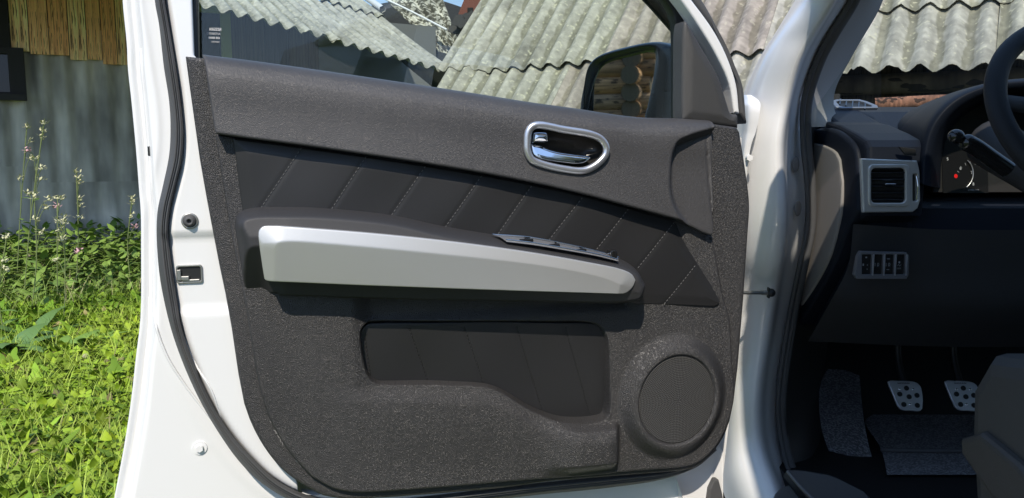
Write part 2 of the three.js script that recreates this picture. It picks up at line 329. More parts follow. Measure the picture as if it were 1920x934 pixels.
// door panel below the belt trim: leather-grained plastic with pocket, bottle bulge and speaker mount
const lowTop = [[404, 252], [607, 281], [795, 309], [900, 326], [1000, 345], [1178, 389], [1268, 412], [1337, 444]];
const lowRight = [[1337, 444], [1347, 500], [1357, 556], [1368, 592], [1374, 680], [1378, 740], [1364, 800], [1340, 842], [1308, 869], [1272, 878]];
const lowBot = [[1272, 878], [1168, 886], [1020, 898], [900, 909], [790, 918], [703, 924], [660, 924], [625, 917], [584, 895]];
const lowLeft = [[584, 895], [555, 864], [530, 831], [502, 777], [484, 712], [470, 632], [458, 558], [439, 467], [425, 390], [408, 282], [404, 252]];
const NL = 0.012;
const lowPoly = outline(crv(D(lowTop, NL), 4), crv(D(lowRight, NL), 4), crv(D(lowBot, NL), 4), crv(D(lowLeft, NL), 4));
const beltIn = D([[410, 140], [900, 205], [1200, 240], [1305, 262], [1305, 385], [1178, 372], [900, 312], [425, 242]], 0);
dp('trim_border', panel(trimPoly, (u, v) => -0.055 * Math.max(sstep(-0.010, -0.022, sdf(lowPoly, u, v)), sstep(0.0, -0.010, sdf(beltIn, u, v))), { step: 0.007, er: 0.006, thick: 0.02 }), M.grain);
const pocketPx = [[690, 609], [703, 607], [800, 606.5], [940, 606], [1040, 606.5], [1106, 607.5], [1128, 615], [1141, 634], [1145, 660], [1146, 720], [1146, 772], [1141, 787], [1122, 793], [1090, 795], [1062, 793], [1032, 785], [992, 767], [962, 748], [936, 734], [909, 727], [860, 724.5], [800, 723.5], [735, 723], [709, 721], [694, 708], [685, 680], [680, 650], [679, 622]];
const pocketPoly = closedCrv(D(pocketPx, NL + 0.01), 4);
const lipLine = crv(D([[640, 723], [709, 722], [800, 723.5], [909, 727], [936, 734], [962, 748], [992, 767], [1032, 785], [1062, 793], [1090, 795], [1160, 791]], NL), 4);
const spk = DR.at(1270, 750, 0.03), spkR = [(DR.at(1340, 750, 0.03)[0] - DR.at(1200, 750, 0.03)[0]) / 2, (DR.at(1270, 668, 0.03)[1] - DR.at(1270, 832, 0.03)[1]) / 2];
const lo = (x, y) => DR.at(x, y, NL);
const bulgeL = lo(1000, 840)[0], bulgeL2 = lo(1085, 840)[0], bulgeR = lo(1158, 840)[0], bulgeB = lo(1085, 884)[1], bulgeB2 = lo(1085, 862)[1];
const foldA = lo(655, 580)[0], foldB = lo(705, 580)[0], foldT = lo(800, 607)[1], foldT2 = lo(800, 584)[1];
const frontTop = lo(800, 727)[1], frontBot = lo(800, 905)[1];
function lowN(u, v) {
  let n = NL;
  const lip = yOn(lipLine, u) - v;                                  // below the pocket's lip
  n += 0.008 * sstep(-0.002, 0.03, lip) * sstep(0.16, 0.03, lip) * sstep(lo(600, 800)[0], lo(720, 800)[0], u) * sstep(bulgeR + 0.01, bulgeR - 0.03, u);
  n += 0.022 * sstep(bulgeL, bulgeL2, u) * sstep(bulgeR + 0.004, bulgeR - 0.014, u) * sstep(bulgeB - 0.006, bulgeB2, v) * sstep(-0.004, 0.012, lip);
  n += 0.010 * sstep(foldB, foldA, u) * sstep(lo(500, 700)[1] - 0.2, lo(500, 600)[1], v) * sstep(lo(500, 400)[1], lo(500, 540)[1], v);
  n -= 0.010 * sstep(foldA, foldB, u) * sstep(foldT - 0.002, foldT2, v) * sstep(lo(1200, 600)[0], lo(1165, 600)[0], u);
  const dx = (u - spk[0]) / spkR[0], dy = (v - spk[1]) / spkR[1], rho = Math.hypot(dx, dy);
  n += 0.022 * sstep(1.48, 1.08, rho) - 0.006 * sstep(1.04, 0.99, rho);
  const k = sdf(pocketPoly, u, v);
  if (k < 0.008) { const t = sstep(0.0025, -0.004, k); n = lerp(n, pocketBackN(v) - 0.012, t); }
  return n;
}
const pTop = lo(900, 607)[1], pBot = lo(900, 795)[1];
function pocketBackN(v) { return lerp(0.006, -0.009, clamp((pTop - v) / (pTop - pBot))); }
dp('door_panel', panel(lowPoly, lowN, { step: 0.0019, er: 0.004, thick: 0.02 }), M.grain);

// stitched leather in the pocket
{ const big = closedCrv(D(pocketPx, 0), 3), cu = DR.at(915, 690, 0), poly = big.map(([u, v]) => { const dx = u - cu[0], dy = v - cu[1], l = Math.hypot(dx, dy); return [u + dx / l * 0.003, v + dy / l * 0.003]; });
  const ln = [[[683, 630], [693, 700]], [[765, 612], [805, 724]], [[868, 610], [908, 727]], [[966, 610], [1020, 780]], [[1057, 611], [1111, 794]]].map(([a, b]) => [DR.at(...a, -0.005), DR.at(...b, -0.012)]);
  const n = (u, v) => { let d = 1; for (const [a, b] of ln) d = Math.min(d, segDist([a, b], u, v, true)); return pocketBackN(v) - 0.002 - 0.0008 * Math.exp(-Math.pow(d / 0.003, 2)) + 0.002 * Math.sin(u * 31) * Math.sin(v * 23 + 1) ; };
  const leather = dp('pocket_leather', panel(poly, n, { step: 0.004, er: 0.002, thick: 0.004 }), M.leather);
  const list = [];
  for (const [A, B] of ln) { const L = Math.hypot(A[0] - B[0], A[1] - B[1]), k = Math.round(L / 0.0068), ang = Math.atan2(B[1] - A[1], B[0] - A[0]); for (let i = 0; i < k; i++) { const t = (i + 0.5) / k, u = lerp(A[0], B[0], t), v = lerp(A[1], B[1], t); list.push(new THREE.CapsuleGeometry(0.0011, 0.0022, 2, 5).rotateZ(ang - Math.PI / 2).translate(u, v, n(u, v) + 0.0006)); } }
  dp('pocket_stitching', list, M.black);
}
// leather insert above the armrest
{ const NI = 0.014, top = crv(D([[437, 259], [520, 270], [607, 282], [795, 310], [900, 327.5], [1000, 346.5], [1100, 369], [1178, 390], [1266, 414]], NI), 4);
  const right = crv(D([[1266, 414], [1276, 440], [1290, 465], [1328, 525], [1345, 556], [1349, 568], [1340, 575]], NI), 4);
  const poly = outline(top, right, D([[1340, 575], [1264, 572], [1191, 570], [1100, 530], [700, 480], [470, 470]], NI), D([[453, 395], [445, 320], [437, 259]], NI));
  const ln = [[[566, 276], [488, 392]], [[687, 292], [616, 400]], [[798, 310], [728, 412]], [[903, 328], [828, 434]], [[997, 347], [932, 440]], [[1091, 369], [1022, 458]], [[1178, 390], [1108, 480]], [[1264, 415], [1193, 503]], [[1303, 497], [1243, 571]]].map(([a, b]) => [DR.at(...a, NI), DR.at(...b, NI)]);
  const n = (u, v, d = 1) => { let k = 1; for (const [a, b] of ln) k = Math.min(k, segDist([a, b], u, v, true)); return NI + 0.004 - 0.0008 * Math.exp(-Math.pow(k / 0.003, 2)) - 0.003 * sstep(0.02, 0, d) + 0.0018 * Math.sin(u * 27 + 1) * Math.sin(v * 30); };
  dp('leather_insert', panel(poly, n, { step: 0.004, er: 0.003, thick: 0.01 }), M.leather);
  const list = [];
  for (const [A, B] of ln) { const L = Math.hypot(A[0] - B[0], A[1] - B[1]), k = Math.round(L / 0.0068), ang = Math.atan2(B[1] - A[1], B[0] - A[0]); for (let i = 0; i < k; i++) { const t = (i + 0.5) / k, u = lerp(A[0], B[0], t), v = lerp(A[1], B[1], t); list.push(new THREE.CapsuleGeometry(0.0008, 0.0024, 2, 5).rotateZ(ang - Math.PI / 2).translate(u, v, n(u, v) + 0.0006)); } }
  dp('insert_stitching', list, M.thread);
}
// belt trim
const bezelPx = [[988.5, 266], [990, 249], [996, 239], [1007, 234.5], [1057, 243], [1108, 252], [1127, 261], [1136.5, 275], [1136, 288], [1127, 301], [1110, 314], [1092, 320], [1057, 317], [1016, 307.5], [997, 299], [989.5, 285]];
const NU = 0.026;
{ const topL = crv(D(belt, 0.012), 5);
  const right = crv(D([[1338, 225], [1339, 232], [1334, 265], [1335, 300], [1337, 371], [1339, 432], [1336, 441], [1328, 440], [1270, 412]], NU), 4);
  const bot = crv(D([[1270, 412], [1178, 387], [1100, 366], [1000, 343], [900, 324], [795, 306.5], [607, 278.5], [420, 253.5], [404, 250.5]], NU), 4);
  const left = crv(D([[404, 250.5], [392, 175], [382, 115], [376, 99]], NU), 4);
  const poly = outline(topL, right, bot, left), bez = closedCrv(D(bezelPx, NU), 4);
  const rec = closedCrv(D([[1268, 272], [1290, 259], [1325, 248], [1360, 244], [1370, 330], [1365, 460], [1300, 440], [1270, 404], [1257, 372], [1256, 330]], NU), 4);
  const n = (u, v) => {
    const dt = yOn(topL, u) - v, R = 0.034; let z = NU;
    if (dt < R) z -= 1.0 * (R - Math.sqrt(Math.max(0, R * R - (R - dt) * (R - dt))));
    z += 0.13 * Math.max(0, dt - 0.02) + 0.004 * Math.exp(-Math.pow((dt - 0.04) / 0.03, 2));
    z -= 0.022 * sstep(0.007, -0.010, sdf(rec, u, v));
    const b = sdf(bez, u, v); if (b < 0.004) z -= 0.06 * sstep(0.001, -0.006, b);
    return z;
  };
  dp('belt_trim', panel(poly, n, { step: 0.0028, er: 0.004, thick: 0.03 }), M.grainFine);
  const NH = NU + 0.008;
  // inner handle
  const cz = NH + 0.006;
  dp('handle_bezel', tube(closedCrv(D(bezelPx, cz), 4).map(([u, v]) => V3(u, v, 0)), 0.0062, 120, 10, true).scale(1, 1, 0.85).translate(0, 0, cz), M.satin);
  const bowl = closedCrv(D(bezelPx, NH), 3);
  dp('handle_bowl', panel(bowl, (u, v, d) => NH - 0.002 - 0.034 * Math.sqrt(clamp(1 - Math.pow(1 - clamp(d / 0.028), 2))), { step: 0.002, er: 0, thick: 0 }), std({ color: rgb(0.02, 0.019, 0.018), roughness: 0.28 }));
  const hz = (p) => [960 + p[0] / 7.186, 210 + p[1] / 7.186];
  const lev = closedCrv(D([[262, 422], [330, 425], [400, 440], [500, 482], [640, 527], [850, 562], [1055, 594], [1066, 612], [1040, 645], [980, 682], [880, 702], [700, 687], [400, 640], [305, 592], [268, 525]].map(hz), NH), 3);
  const lv = DR.at(...hz([500, 430]), NH)[1];
  dp('inner_handle', panel(lev, (u, v, d) => NH - 0.012 + 0.45 * (lv - v) + 0.004 * Math.sqrt(clamp(d / 0.006)) , { step: 0.0013, er: 0.002, thick: 0.014 }), M.chrome);
  const lock = closedCrv(D([[284, 300], [300, 272], [340, 262], [440, 262], [478, 270], [498, 300], [500, 400], [450, 414], [350, 412], [280, 410]].map(hz), NH), 3);
  dp('lock_lever', panel(lock, (u, v, d) => NH - 0.006 + 0.008 * Math.sqrt(clamp(d / 0.009)), { step: 0.0013, er: 0.002, thick: 0.012 }), M.chrome);
}
// armrest with silver inlay
{ const NA = 0.016, H = 0.058;
  const top = crv(D([[437, 430], [439, 412], [448, 399], [468, 391], [540, 388], [607, 390], [738, 404], [832, 424], [1000, 452], [1090, 468], [1165, 485], [1192, 500], [1205, 521]], NA + 0.02), 4);
  const bot = crv(D([[1205, 521], [1203, 540], [1194, 560], [1180, 568], [1000, 567], [700, 562], [580, 558], [520, 556]], NA + 0.012), 4);
  const poly = outline(top, bot, crv(D([[520, 556], [491, 557], [462, 554], [455, 540], [444, 470], [437, 430]], NA + 0.03), 4));
  const topLine = crv(D([[437, 430], [448, 399], [468, 391], [540, 388], [607, 390], [738, 404], [832, 424], [1000, 452], [1090, 468], [1165, 485], [1205, 521]], NA + 0.02), 4);
  const n = (u, v, d) => NA - 0.012 + (H + 0.012) * Math.pow(clamp(1 - Math.pow(1 - clamp(d / 0.026), 2.4)), 0.6);
  const NS0 = NA + H + 0.012, cl = crv(D([[430, 462], [524, 455], [547, 452.5], [640, 459], [795, 473.5], [1000, 496], [1131, 521], [1164, 534], [1210, 545]], NS0), 4);
  const hookA = DR.at(480, 500, NS0)[0], hookB = DR.at(540, 500, NS0)[0];
  const body = (u, v, d) => Math.min(n(u, v, d), NS0 - 0.009 - lerp(0.75, 0.45, sstep(hookA, hookB, u)) * Math.max(0, yOn(cl, u) - v) - 0.30 * Math.max(0, v - yOn(cl, u)));
  dp('armrest', panel(poly, body, { step: 0.003, er: 0, thick: 0.02 }), M.soft);
  const NS = NA + H + 0.012, oT = crv(D([[484, 445], [485, 434], [491, 427], [503, 424.5], [600, 430], [720, 440], [860, 455], [1000, 474.5], [1100, 492], [1174, 508], [1190, 517], [1196, 527]], NS), 4);
  const oB = crv(D([[1196, 527], [1190, 540], [1180, 549], [1172, 552]], NS), 4);
  const sp = outline(oT, oB, D([[1172, 552], [1000, 548], [900, 545], [682, 537.5], [505, 530]], NS), crv(D([[505, 530], [496, 527], [492, 505], [487, 470], [484, 445]], NS), 4));
  const crease = [...crv(D([[514, 529], [515, 480], [516, 462], [524, 454], [547, 452.5], [640, 459], [795, 473.5], [1000, 496], [1080, 509], [1131, 521], [1150, 528]], NS), 4), ...D([[1164, 534], [1158, 560]], NS)];
  const cPoly = [...crease, DR.at(1158, 640, NS), DR.at(514, 640, NS)];
  const soft0 = (k) => 0.5 * (k + Math.sqrt(k * k + 0.0009 * 0.0009));
  dp('armrest_inlay', panel(sp, (u, v) => NS - 0.17 * soft0(yOn(cl, u) - v) - 0.27 * soft0(sdf(cPoly, u, v)), { step: 0.0022, er: 0.0016, thick: 0.03 }), M.silver);
  // window switches on the armrest's top
  const f = D([[950, 450], [1000, 456], [1060, 466], [1120, 477], [1160, 487]], NA + 0.05).map(([u, v]) => V3(u, v - 0.003, NA + 0.05)), b = D([[922, 438], [990, 443], [1060, 456], [1120, 470], [1158, 481]], NA + 0.022).map(([u, v]) => V3(u, v - 0.003, NA + 0.022));
  const mid = f.map((p, i) => p.clone().add(b[i]).multiplyScalar(0.5).add(V3(0, 0.003, 0)));
  dp('switch_panel', loft([b, mid, f], 5, 4), M.satin);
  dp('switch_trim', [tube(f.map((p) => p.clone().add(V3(0, 0.003, -0.004))), 0.0016, 30, 6), tube(b.map((p) => p.clone().add(V3(0, 0.002, 0.004))), 0.0013, 30, 6)], M.chrome);
  const [su, sv] = DR.at(1149, 479, NA + 0.035);
  dp('lock_switch', box(0.012, 0.017, 0.02, su, sv + 0.001, NA + 0.032, 0.003), M.gloss);
  for (const x of [985, 1035, 1085]) { const [a, c] = DR.at(x, 440 + (x - 922) * 0.19, NA + 0.036); dp('window_switch', box(0.024, 0.006, 0.018, a, c + 0.001, NA + 0.034, 0.002), M.gloss); }
}
// speaker grille: pierced disc, rings of small holes
{ const ringTex = dataTex(1024, (u, v) => { const x = u * 2 - 1, y = v * 2 - 1, r = Math.hypot(x, y), a = Math.atan2(y, x), k = r * 26, ring = Math.floor(k), fr = k - ring - 0.5, nA = Math.max(6, Math.round(ring * 6.28)), fa = ((a / (2 * Math.PI) + 1) * nA + ring * 0.5) % 1 - 0.5; return 1 - sstep(0.44, 0.30, Math.hypot(fr, fa)); });
  const g = panel(closedCrv(Array.from({ length: 40 }, (_, i) => [spk[0] + spkR[0] * 1.0 * Math.cos(i / 40 * 6.2832), spk[1] + spkR[1] * 1.0 * Math.sin(i / 40 * 6.2832)]), 2), (u, v) => NL + 0.0185 + 0.003 * (1 - Math.pow(Math.hypot((u - spk[0]) / spkR[0], (v - spk[1]) / spkR[1]), 2)), { step: 0.004, er: 0.002, thick: 0.004 });
  const p = g.attributes.position, q = g.attributes.uv;
  for (let i = 0; i < p.count; i++) q.setXY(i, ((p.getX(i) - spk[0]) / spkR[0] + 1) / 2, ((p.getY(i) - spk[1]) / spkR[1] + 1) / 2);
  const holes = dataTex(1024, (u, v) => { const x = u * 2 - 1, y = v * 2 - 1, r = Math.hypot(x, y), a = Math.atan2(y, x), k = r * 26, ring = Math.floor(k), fr = k - ring - 0.5, nA = Math.max(6, Math.round(ring * 6.28)), fa = ((a / (2 * Math.PI) + 1) * nA + ring * 0.5) % 1 - 0.5; const h = 1 - sstep(0.44, 0.30, Math.hypot(fr, fa)); return lerp(0.12, 1, h); });
  dp('speaker_grille', g, std({ color: rgb(0.085, 0.084, 0.083), roughness: 0.42, bumpMap: ringTex, bumpScale: 0.0012, map: holes }));
}
// seam sealer beads and a drain slot on the flange
{ const bead = (px, r) => { const p = crv(D(px, -0.09), 6).map(([u, v]) => V3(u, v, shellN(u, v) + r * 0.25)); dp('seam_sealer', tube(p, r, p.length * 2, 6), M.paint); };
  bead([[262, 90], [272, 200], [281, 320], [287, 420], [287, 520], [290, 590], [312, 660], [345, 715], [382, 764], [418, 808]], 0.0022);
  bead([[276, 560], [274, 640], [262, 760], [250, 860], [240, 960]], 0.0018);
  bead([[352, 620], [372, 665], [402, 710], [416, 752], [430, 800], [462, 838]], 0.0016);
  const [u, v] = DR.at(279, 283, -0.09); dp('drain_slot', new THREE.CapsuleGeometry(0.0028, 0.012, 4, 8).scale(1, 1, 0.4).translate(u, v, shellN(u, v) + 0.0006), M.black);
}
// black grommet below the lower hinge, and chalky scuffs on the trim's border
{ dp('grommet', extrude(D([[1322, 960], [1328, 915], [1336, 898], [1345, 898], [1352, 925], [1356, 960]], -0.07), 0.012, 0.003).translate(0, 0, -0.078), M.rubber);
  const r = rng(88), l = []; for (let k = 0; k < 34; k++) { const t = r(), x = lerp(508, 566, t) + (r() - 0.5) * 5, y = lerp(792, 872, Math.pow(t, 0.85)) + (r() - 0.5) * 6, [u, v] = DR.at(x, y, 0); l.push(new THREE.CapsuleGeometry(0.0005, 0.001 + r() * 0.006, 2, 4).rotateZ(0.6 + (r() - 0.5) * 1.2).scale(1, 1, 0.5).translate(u, v, 0.0004)); }
  const m = dp('scuff_marks', l, std({ color: rgb(0.32, 0.31, 0.30), roughness: 0.9 })); m.userData.kind = 'stuff'; }
// hardware on the rear edge
{ const on = (x, y) => { const [u, v] = DR.at(x, y, -0.03); return [u, v, shellN(u, v)]; };
  let [u, v, n] = on(356.5, 414);
  const stud = dp('rubber_stop', new THREE.LatheGeometry([[0.0105, -0.002], [0.0105, 0.002], [0.0095, 0.003], [0.0085, 0.003], [0.007, 0.009], [0.0055, 0.011], [0.003, 0.011], [0.0022, 0.006], [0, 0.006]].map(([a, b]) => new THREE.Vector2(a, b)), 24).rotateX(Math.PI / 2), M.rubber);
  stud.position.set(u, v, n); put('washer', new THREE.TorusGeometry(0.0108, 0.0018, 8, 28).translate(0, 0, 0.001), M.steel, stud);
  [u, v, n] = on(355, 514);
  const rr = (w, h, r) => { const o = []; for (const [cx, cy, a0] of [[w - r, h - r, 0], [r - w, h - r, 90], [r - w, r - h, 180], [w - r, r - h, 270]]) for (let k = 0; k <= 4; k++) { const a = (a0 + k * 22.5) * Math.PI / 180; o.push([cx + r * Math.cos(a), cy + r * Math.sin(a)]); } return o; };
  const latch = dp('latch', extrude(rr(0.019, 0.0145, 0.004), 0.003, 0.001, [rr(0.0165, 0.0115, 0.003)]), M.steel); latch.position.set(u, v, n - 0.0005);
  put('latch_cavity', box(0.033, 0.023, 0.003, 0.0, 0, -0.0006), M.black, latch);
  put('latch_claw', [box(0.012, 0.007, 0.008, -0.006, -0.006, 0.003, 0.0015), box(0.026, 0.004, 0.006, 0.002, -0.010, 0.002, 0.0015), box(0.006, 0.017, 0.006, -0.015, -0.001, 0.002, 0.001)], M.steel, latch);
  [u, v, n] = on(368, 862);
  const bolt = dp('bolt', [new THREE.CylinderGeometry(0.0115, 0.012, 0.002, 24).rotateX(Math.PI / 2), new THREE.CylinderGeometry(0.006, 0.0065, 0.006, 6).rotateX(Math.PI / 2).translate(0, 0, 0.003)], M.paint); bolt.position.set(u, v, n + 0.001);
}

// ---------- door mirror ----------
{ const MF = new Frame(T(1165, 160, 1.63), -51, 0);
  const hpx = [[1086, 310], [1089, 205], [1092, 148], [1100, 121], [1116, 104], [1175, 85], [1222, 77.5], [1248, 82], [1268, 93], [1276, 110], [1276, 310]];
  const gpx = [[1096, 255], [1098, 205], [1104, 168], [1117, 133], [1131, 120], [1175, 106], [1222, 98], [1228, 104], [1222, 155], [1208, 216], [1197, 255]];
  const H = crv(MF.list(hpx, 0.02), 5), G = closedCrv(MF.list(gpx, 0.01), 4);
  const sub = (name, g, mat, label) => { const q = Array.isArray(g) ? merge(g) : g; q.applyMatrix4(MF.m); return hang(name, q, mat, door, label); };
  const shell = std({ color: rgb(0.014, 0.016, 0.02), roughness: 0.22 });
  const mc = MF.at(1165, 180, 0.01), hitAt = (poly, t) => { let far = 0; const dx = Math.cos(t), dy = Math.sin(t); for (let i = 0, j = poly.length - 1; i < poly.length; j = i++) { const ax = poly[j][0] - mc[0], ay = poly[j][1] - mc[1], bx = poly[i][0] - poly[j][0], by = poly[i][1] - poly[j][1], det = dx * -by + dy * bx; if (Math.abs(det) < 1e-12) continue; const k = (-ax * by + ay * bx) / det, m = (dx * ay - dy * ax) / det; if (k > 0 && m >= 0 && m <= 1) far = Math.max(far, k); } return far; };
  const ringAt = (poly, grow, n) => Array.from({ length: 91 }, (_, i) => { const t = i / 90 * 2 * Math.PI, r = hitAt(poly, t) + grow; return V3(mc[0] + r * Math.cos(t), mc[1] + r * Math.sin(t), n); });
  sub('mirror_housing', [loft([ringAt(H, -0.05, -0.10), ringAt(H, -0.012, -0.07), ringAt(H, 0.0, -0.03), ringAt(H, 0.0, 0.008), ringAt(H, -0.006, 0.018), ringAt(G, 0.010, 0.016), ringAt(G, 0.003, 0.010), ringAt(G, -0.001, -0.002)], 1, 3), extrude(MF.list([[1200, 250], [1290, 250], [1290, 215], [1262, 200], [1228, 215]], 0.0), 0.05, 0.006).translate(0, 0, -0.07)], shell);
  sub('mirror_glass', extrude(G, 0.002).translate(0, 0, 0.001), M.mirror);
}
const DEEP = 1.14, TD = (x, y, d) => T(x, y, d * DEEP);   // depths below were first guessed shorter
// ---------- body round the door opening ----------
const hg = (name, g, mat, label, parent = car) => hang(name, g, mat, parent, label);
const rowsT = (rows) => rows.map(([y, ...c]) => c.map(([x, d]) => TD(x, y, d)));
const wv = (l) => l.map((p) => V3(...p));
hg('hinge_pillar', loft([wv([[0.465, 1.545, -1.18], [0.425, 1.55, -1.05], [0.44, 1.565, -1.03], [0.455, 1.56, -1.06], [0.475, 1.55, -1.10]]), wv([[0.545, 1.50, -1.31], [0.507, 1.51, -1.17], [0.525, 1.525, -1.15], [0.54, 1.52, -1.19], [0.56, 1.51, -1.23]]), wv([[0.58, 1.43, -1.48], [0.545, 1.44, -1.35], [0.57, 1.455, -1.32], [0.585, 1.45, -1.36], [0.60, 1.44, -1.41]]), ...rowsT([
  [0, [1492, 1.56], [1518, 1.37], [1562, 1.33], [1575, 1.37], [1590, 1.44]],
  [60, [1455, 1.59], [1474, 1.43], [1526, 1.39], [1540, 1.43], [1556, 1.50]],
  [110, [1424, 1.62], [1443, 1.47], [1498, 1.42], [1514, 1.47], [1530, 1.54]],
  [190, [1390, 1.66], [1415, 1.51], [1474, 1.455], [1489, 1.52], [1504, 1.59]],
  [270, [1378, 1.64], [1405, 1.51], [1460, 1.46], [1478, 1.55], [1503, 1.62]],
  [400, [1370, 1.64], [1400, 1.52], [1464, 1.47], [1481, 1.56], [1510, 1.62]],
  [480, [1368, 1.66], [1398, 1.55], [1460, 1.51], [1477, 1.58], [1500, 1.64]],
  [540, [1362, 1.70], [1394, 1.60], [1450, 1.57], [1468, 1.63], [1487, 1.67]],
  [600, [1356, 1.72], [1390, 1.62], [1440, 1.59], [1458, 1.64], [1475, 1.68]],
  [750, [1346, 1.72], [1380, 1.62], [1418, 1.59], [1438, 1.64], [1456, 1.68]],
  [830, [1346, 1.71], [1382, 1.61], [1422, 1.58], [1443, 1.63], [1462, 1.67]],
  [900, [1350, 1.66], [1394, 1.56], [1446, 1.52], [1466, 1.58], [1484, 1.62]],
  [1000, [1385, 1.58], [1436, 1.48], [1490, 1.43], [1528, 1.50], [1560, 1.55]],
  [1100, [1420, 1.50], [1490, 1.40], [1570, 1.32], [1600, 1.36], [1640, 1.42]],
])], 6, 5), M.paint, 'white painted hinge pillar with two grey plugs');
for (const [x, y] of [[1492, 308], [1496, 391]]) {
  const q = TD(x, y, 1.572), g = new THREE.SphereGeometry(0.017, 24, 12).scale(0.72, 1.05, 0.16); g.rotateY(0.55).translate(q.x, q.y, q.z); hg('rubber_plug', g, std({ color: rgb(0.16), roughness: 0.6 }), 'grey oval rubber plug');
}
// fender flange and hinge hardware beside the pillar
hg('fender_flange', loft(rowsT([
  [178, [1384, 1.60], [1400, 1.515], [1408, 1.51]], [188, [1380, 1.60], [1402, 1.50], [1422, 1.485]], [199, [1378, 1.60], [1402, 1.485], [1426, 1.468]],
  [245, [1374, 1.60], [1400, 1.485], [1418, 1.47]], [270, [1372, 1.60], [1396, 1.485], [1409, 1.475]], [330, [1372, 1.60], [1390, 1.49], [1400, 1.485]], [700, [1340, 1.62], [1360, 1.60], [1376, 1.60]]]), 4, 3), M.paint, 'folded white fender flange beside the pillar');
hg('fender', loft([[[-0.09, 1.03, -0.06], [-0.11, 1.0, -0.6], [-0.06, 0.98, -1.1]], [[-0.13, 0.95, -0.06], [-0.16, 0.94, -0.6], [-0.10, 0.9, -1.15]], [[-0.14, 0.7, -0.06], [-0.17, 0.72, -0.6], [-0.12, 0.72, -1.2]], [[-0.12, 0.4, -0.06], [-0.15, 0.72, -0.5], [-0.08, 0.5, -1.2]]].map((r) => r.map((p) => V3(...p).applyMatrix4(car.matrixWorld))), 6, 5), M.paint);
{ const q = TD(1405, 296, 1.475); hg('hinge_bolt', new THREE.CylinderGeometry(0.007, 0.0075, 0.010, 6).rotateX(Math.PI / 2).translate(q.x, q.y, q.z), M.paint); }
// check strap
{ const a = TD(1390, 549, 1.50), b = TD(1436, 549, 1.525), q = TD(1446, 549, 1.525);
  const s = hg('check_strap', [tube([a, a.clone().lerp(b, 0.5), b], 0.004, 8, 8), box(0.016, 0.009, 0.012, b.x - 0.004, b.y, b.z, 0.002)], M.steel);
  hg('strap_end', [new THREE.SphereGeometry(0.0095, 16, 12).translate(q.x, q.y, q.z), box(0.004, 0.024, 0.014, q.x - 0.006, q.y, q.z, 0.002)], M.black, undefined, s); }
// aperture seal
{ const e = [[0, 1602, 1.44], [60, 1566, 1.48], [110, 1539, 1.52], [190, 1514, 1.57], [270, 1513, 1.59], [340, 1520, 1.59], [420, 1521, 1.60], [500, 1506, 1.61], [600, 1486, 1.66], [750, 1466, 1.66], [830, 1472, 1.65], [900, 1494, 1.60], [1000, 1572, 1.52]];
  hg('opening_seal', [tube([V3(0.50, 1.545, -1.10), V3(0.58, 1.505, -1.23), V3(0.61, 1.435, -1.42), ...e.map(([y, x, d]) => TD(x, y, d))], 0.0115, 160, 10), tube([V3(0.495, 1.545, -1.08), V3(0.57, 1.505, -1.21), V3(0.60, 1.435, -1.40), ...e.map(([y, x, d]) => TD(x - 7, y, d - 0.012))], 0.006, 160, 8)], M.rubber); }
hg('pillar_trim', loft([wv([[0.515, 1.54, -1.11], [0.54, 1.55, -1.16], [0.57, 1.56, -1.24]]), wv([[0.615, 1.43, -1.43], [0.65, 1.44, -1.48], [0.68, 1.45, -1.56]]), ...rowsT([[0, [1606, 1.46], [1632, 1.49], [1656, 1.55]], [100, [1545, 1.54], [1574, 1.58], [1601, 1.64]], [170, [1519, 1.585], [1545, 1.62], [1566, 1.68]], [210, [1515, 1.60], [1540, 1.63], [1566, 1.70]], [238, [1515, 1.61], [1548, 1.63], [1584, 1.70]]])], 5, 6), std({ color: rgb(0.30, 0.30, 0.295), roughness: 0.75 }), 'grey fabric-look cover on the windscreen pillar');
// kick panel: dark inside wall in front of the sill
hg('kick_panel', loft(rowsT([[235, [1518, 1.61], [1535, 1.7], [1550, 2.0]], [420, [1525, 1.61], [1545, 1.75], [1560, 2.1]], [600, [1490, 1.65], [1530, 1.8], [1560, 2.1]], [760, [1470, 1.65], [1520, 1.8], [1560, 2.1]], [900, [1500, 1.62], [1540, 1.62], [1600, 1.75]], [1000, [1580, 1.48], [1620, 1.52], [1650, 1.56]]]), 5, 5), M.black);
// sill scuff plate
{ const F2 = new Frame(TD(1560, 905, 1.47), -10, -38);
  const P = (l) => F2.list(l, 0);
  const q = panel(outline(P([[1473, 886], [1478, 880], [1500, 880], [1560, 890], [1620, 920], [1680, 985], [1560, 985]])), () => 0, { step: 0.02, er: 0.006, thick: 0.03 }).applyMatrix4(F2.m);
  hg('scuff_plate', q, std({ color: rgb(0.05), roughness: 0.5 }));
  hg('scuff_lip', tube([TD(1477, 884, 1.455), TD(1500, 912, 1.42), TD(1528, 940, 1.39), TD(1560, 975, 1.36)], 0.004, 16, 8), std({ color: rgb(0.10), roughness: 0.4 }));
  hg('sill_step', panel(P([[1450, 930], [1475, 905], [1492, 925], [1530, 985], [1440, 985]]), () => 0.004, { step: 0.02, er: 0.004, thick: 0.02 }).applyMatrix4(F2.m), std({ color: rgb(0.05), roughness: 0.45 }));
}
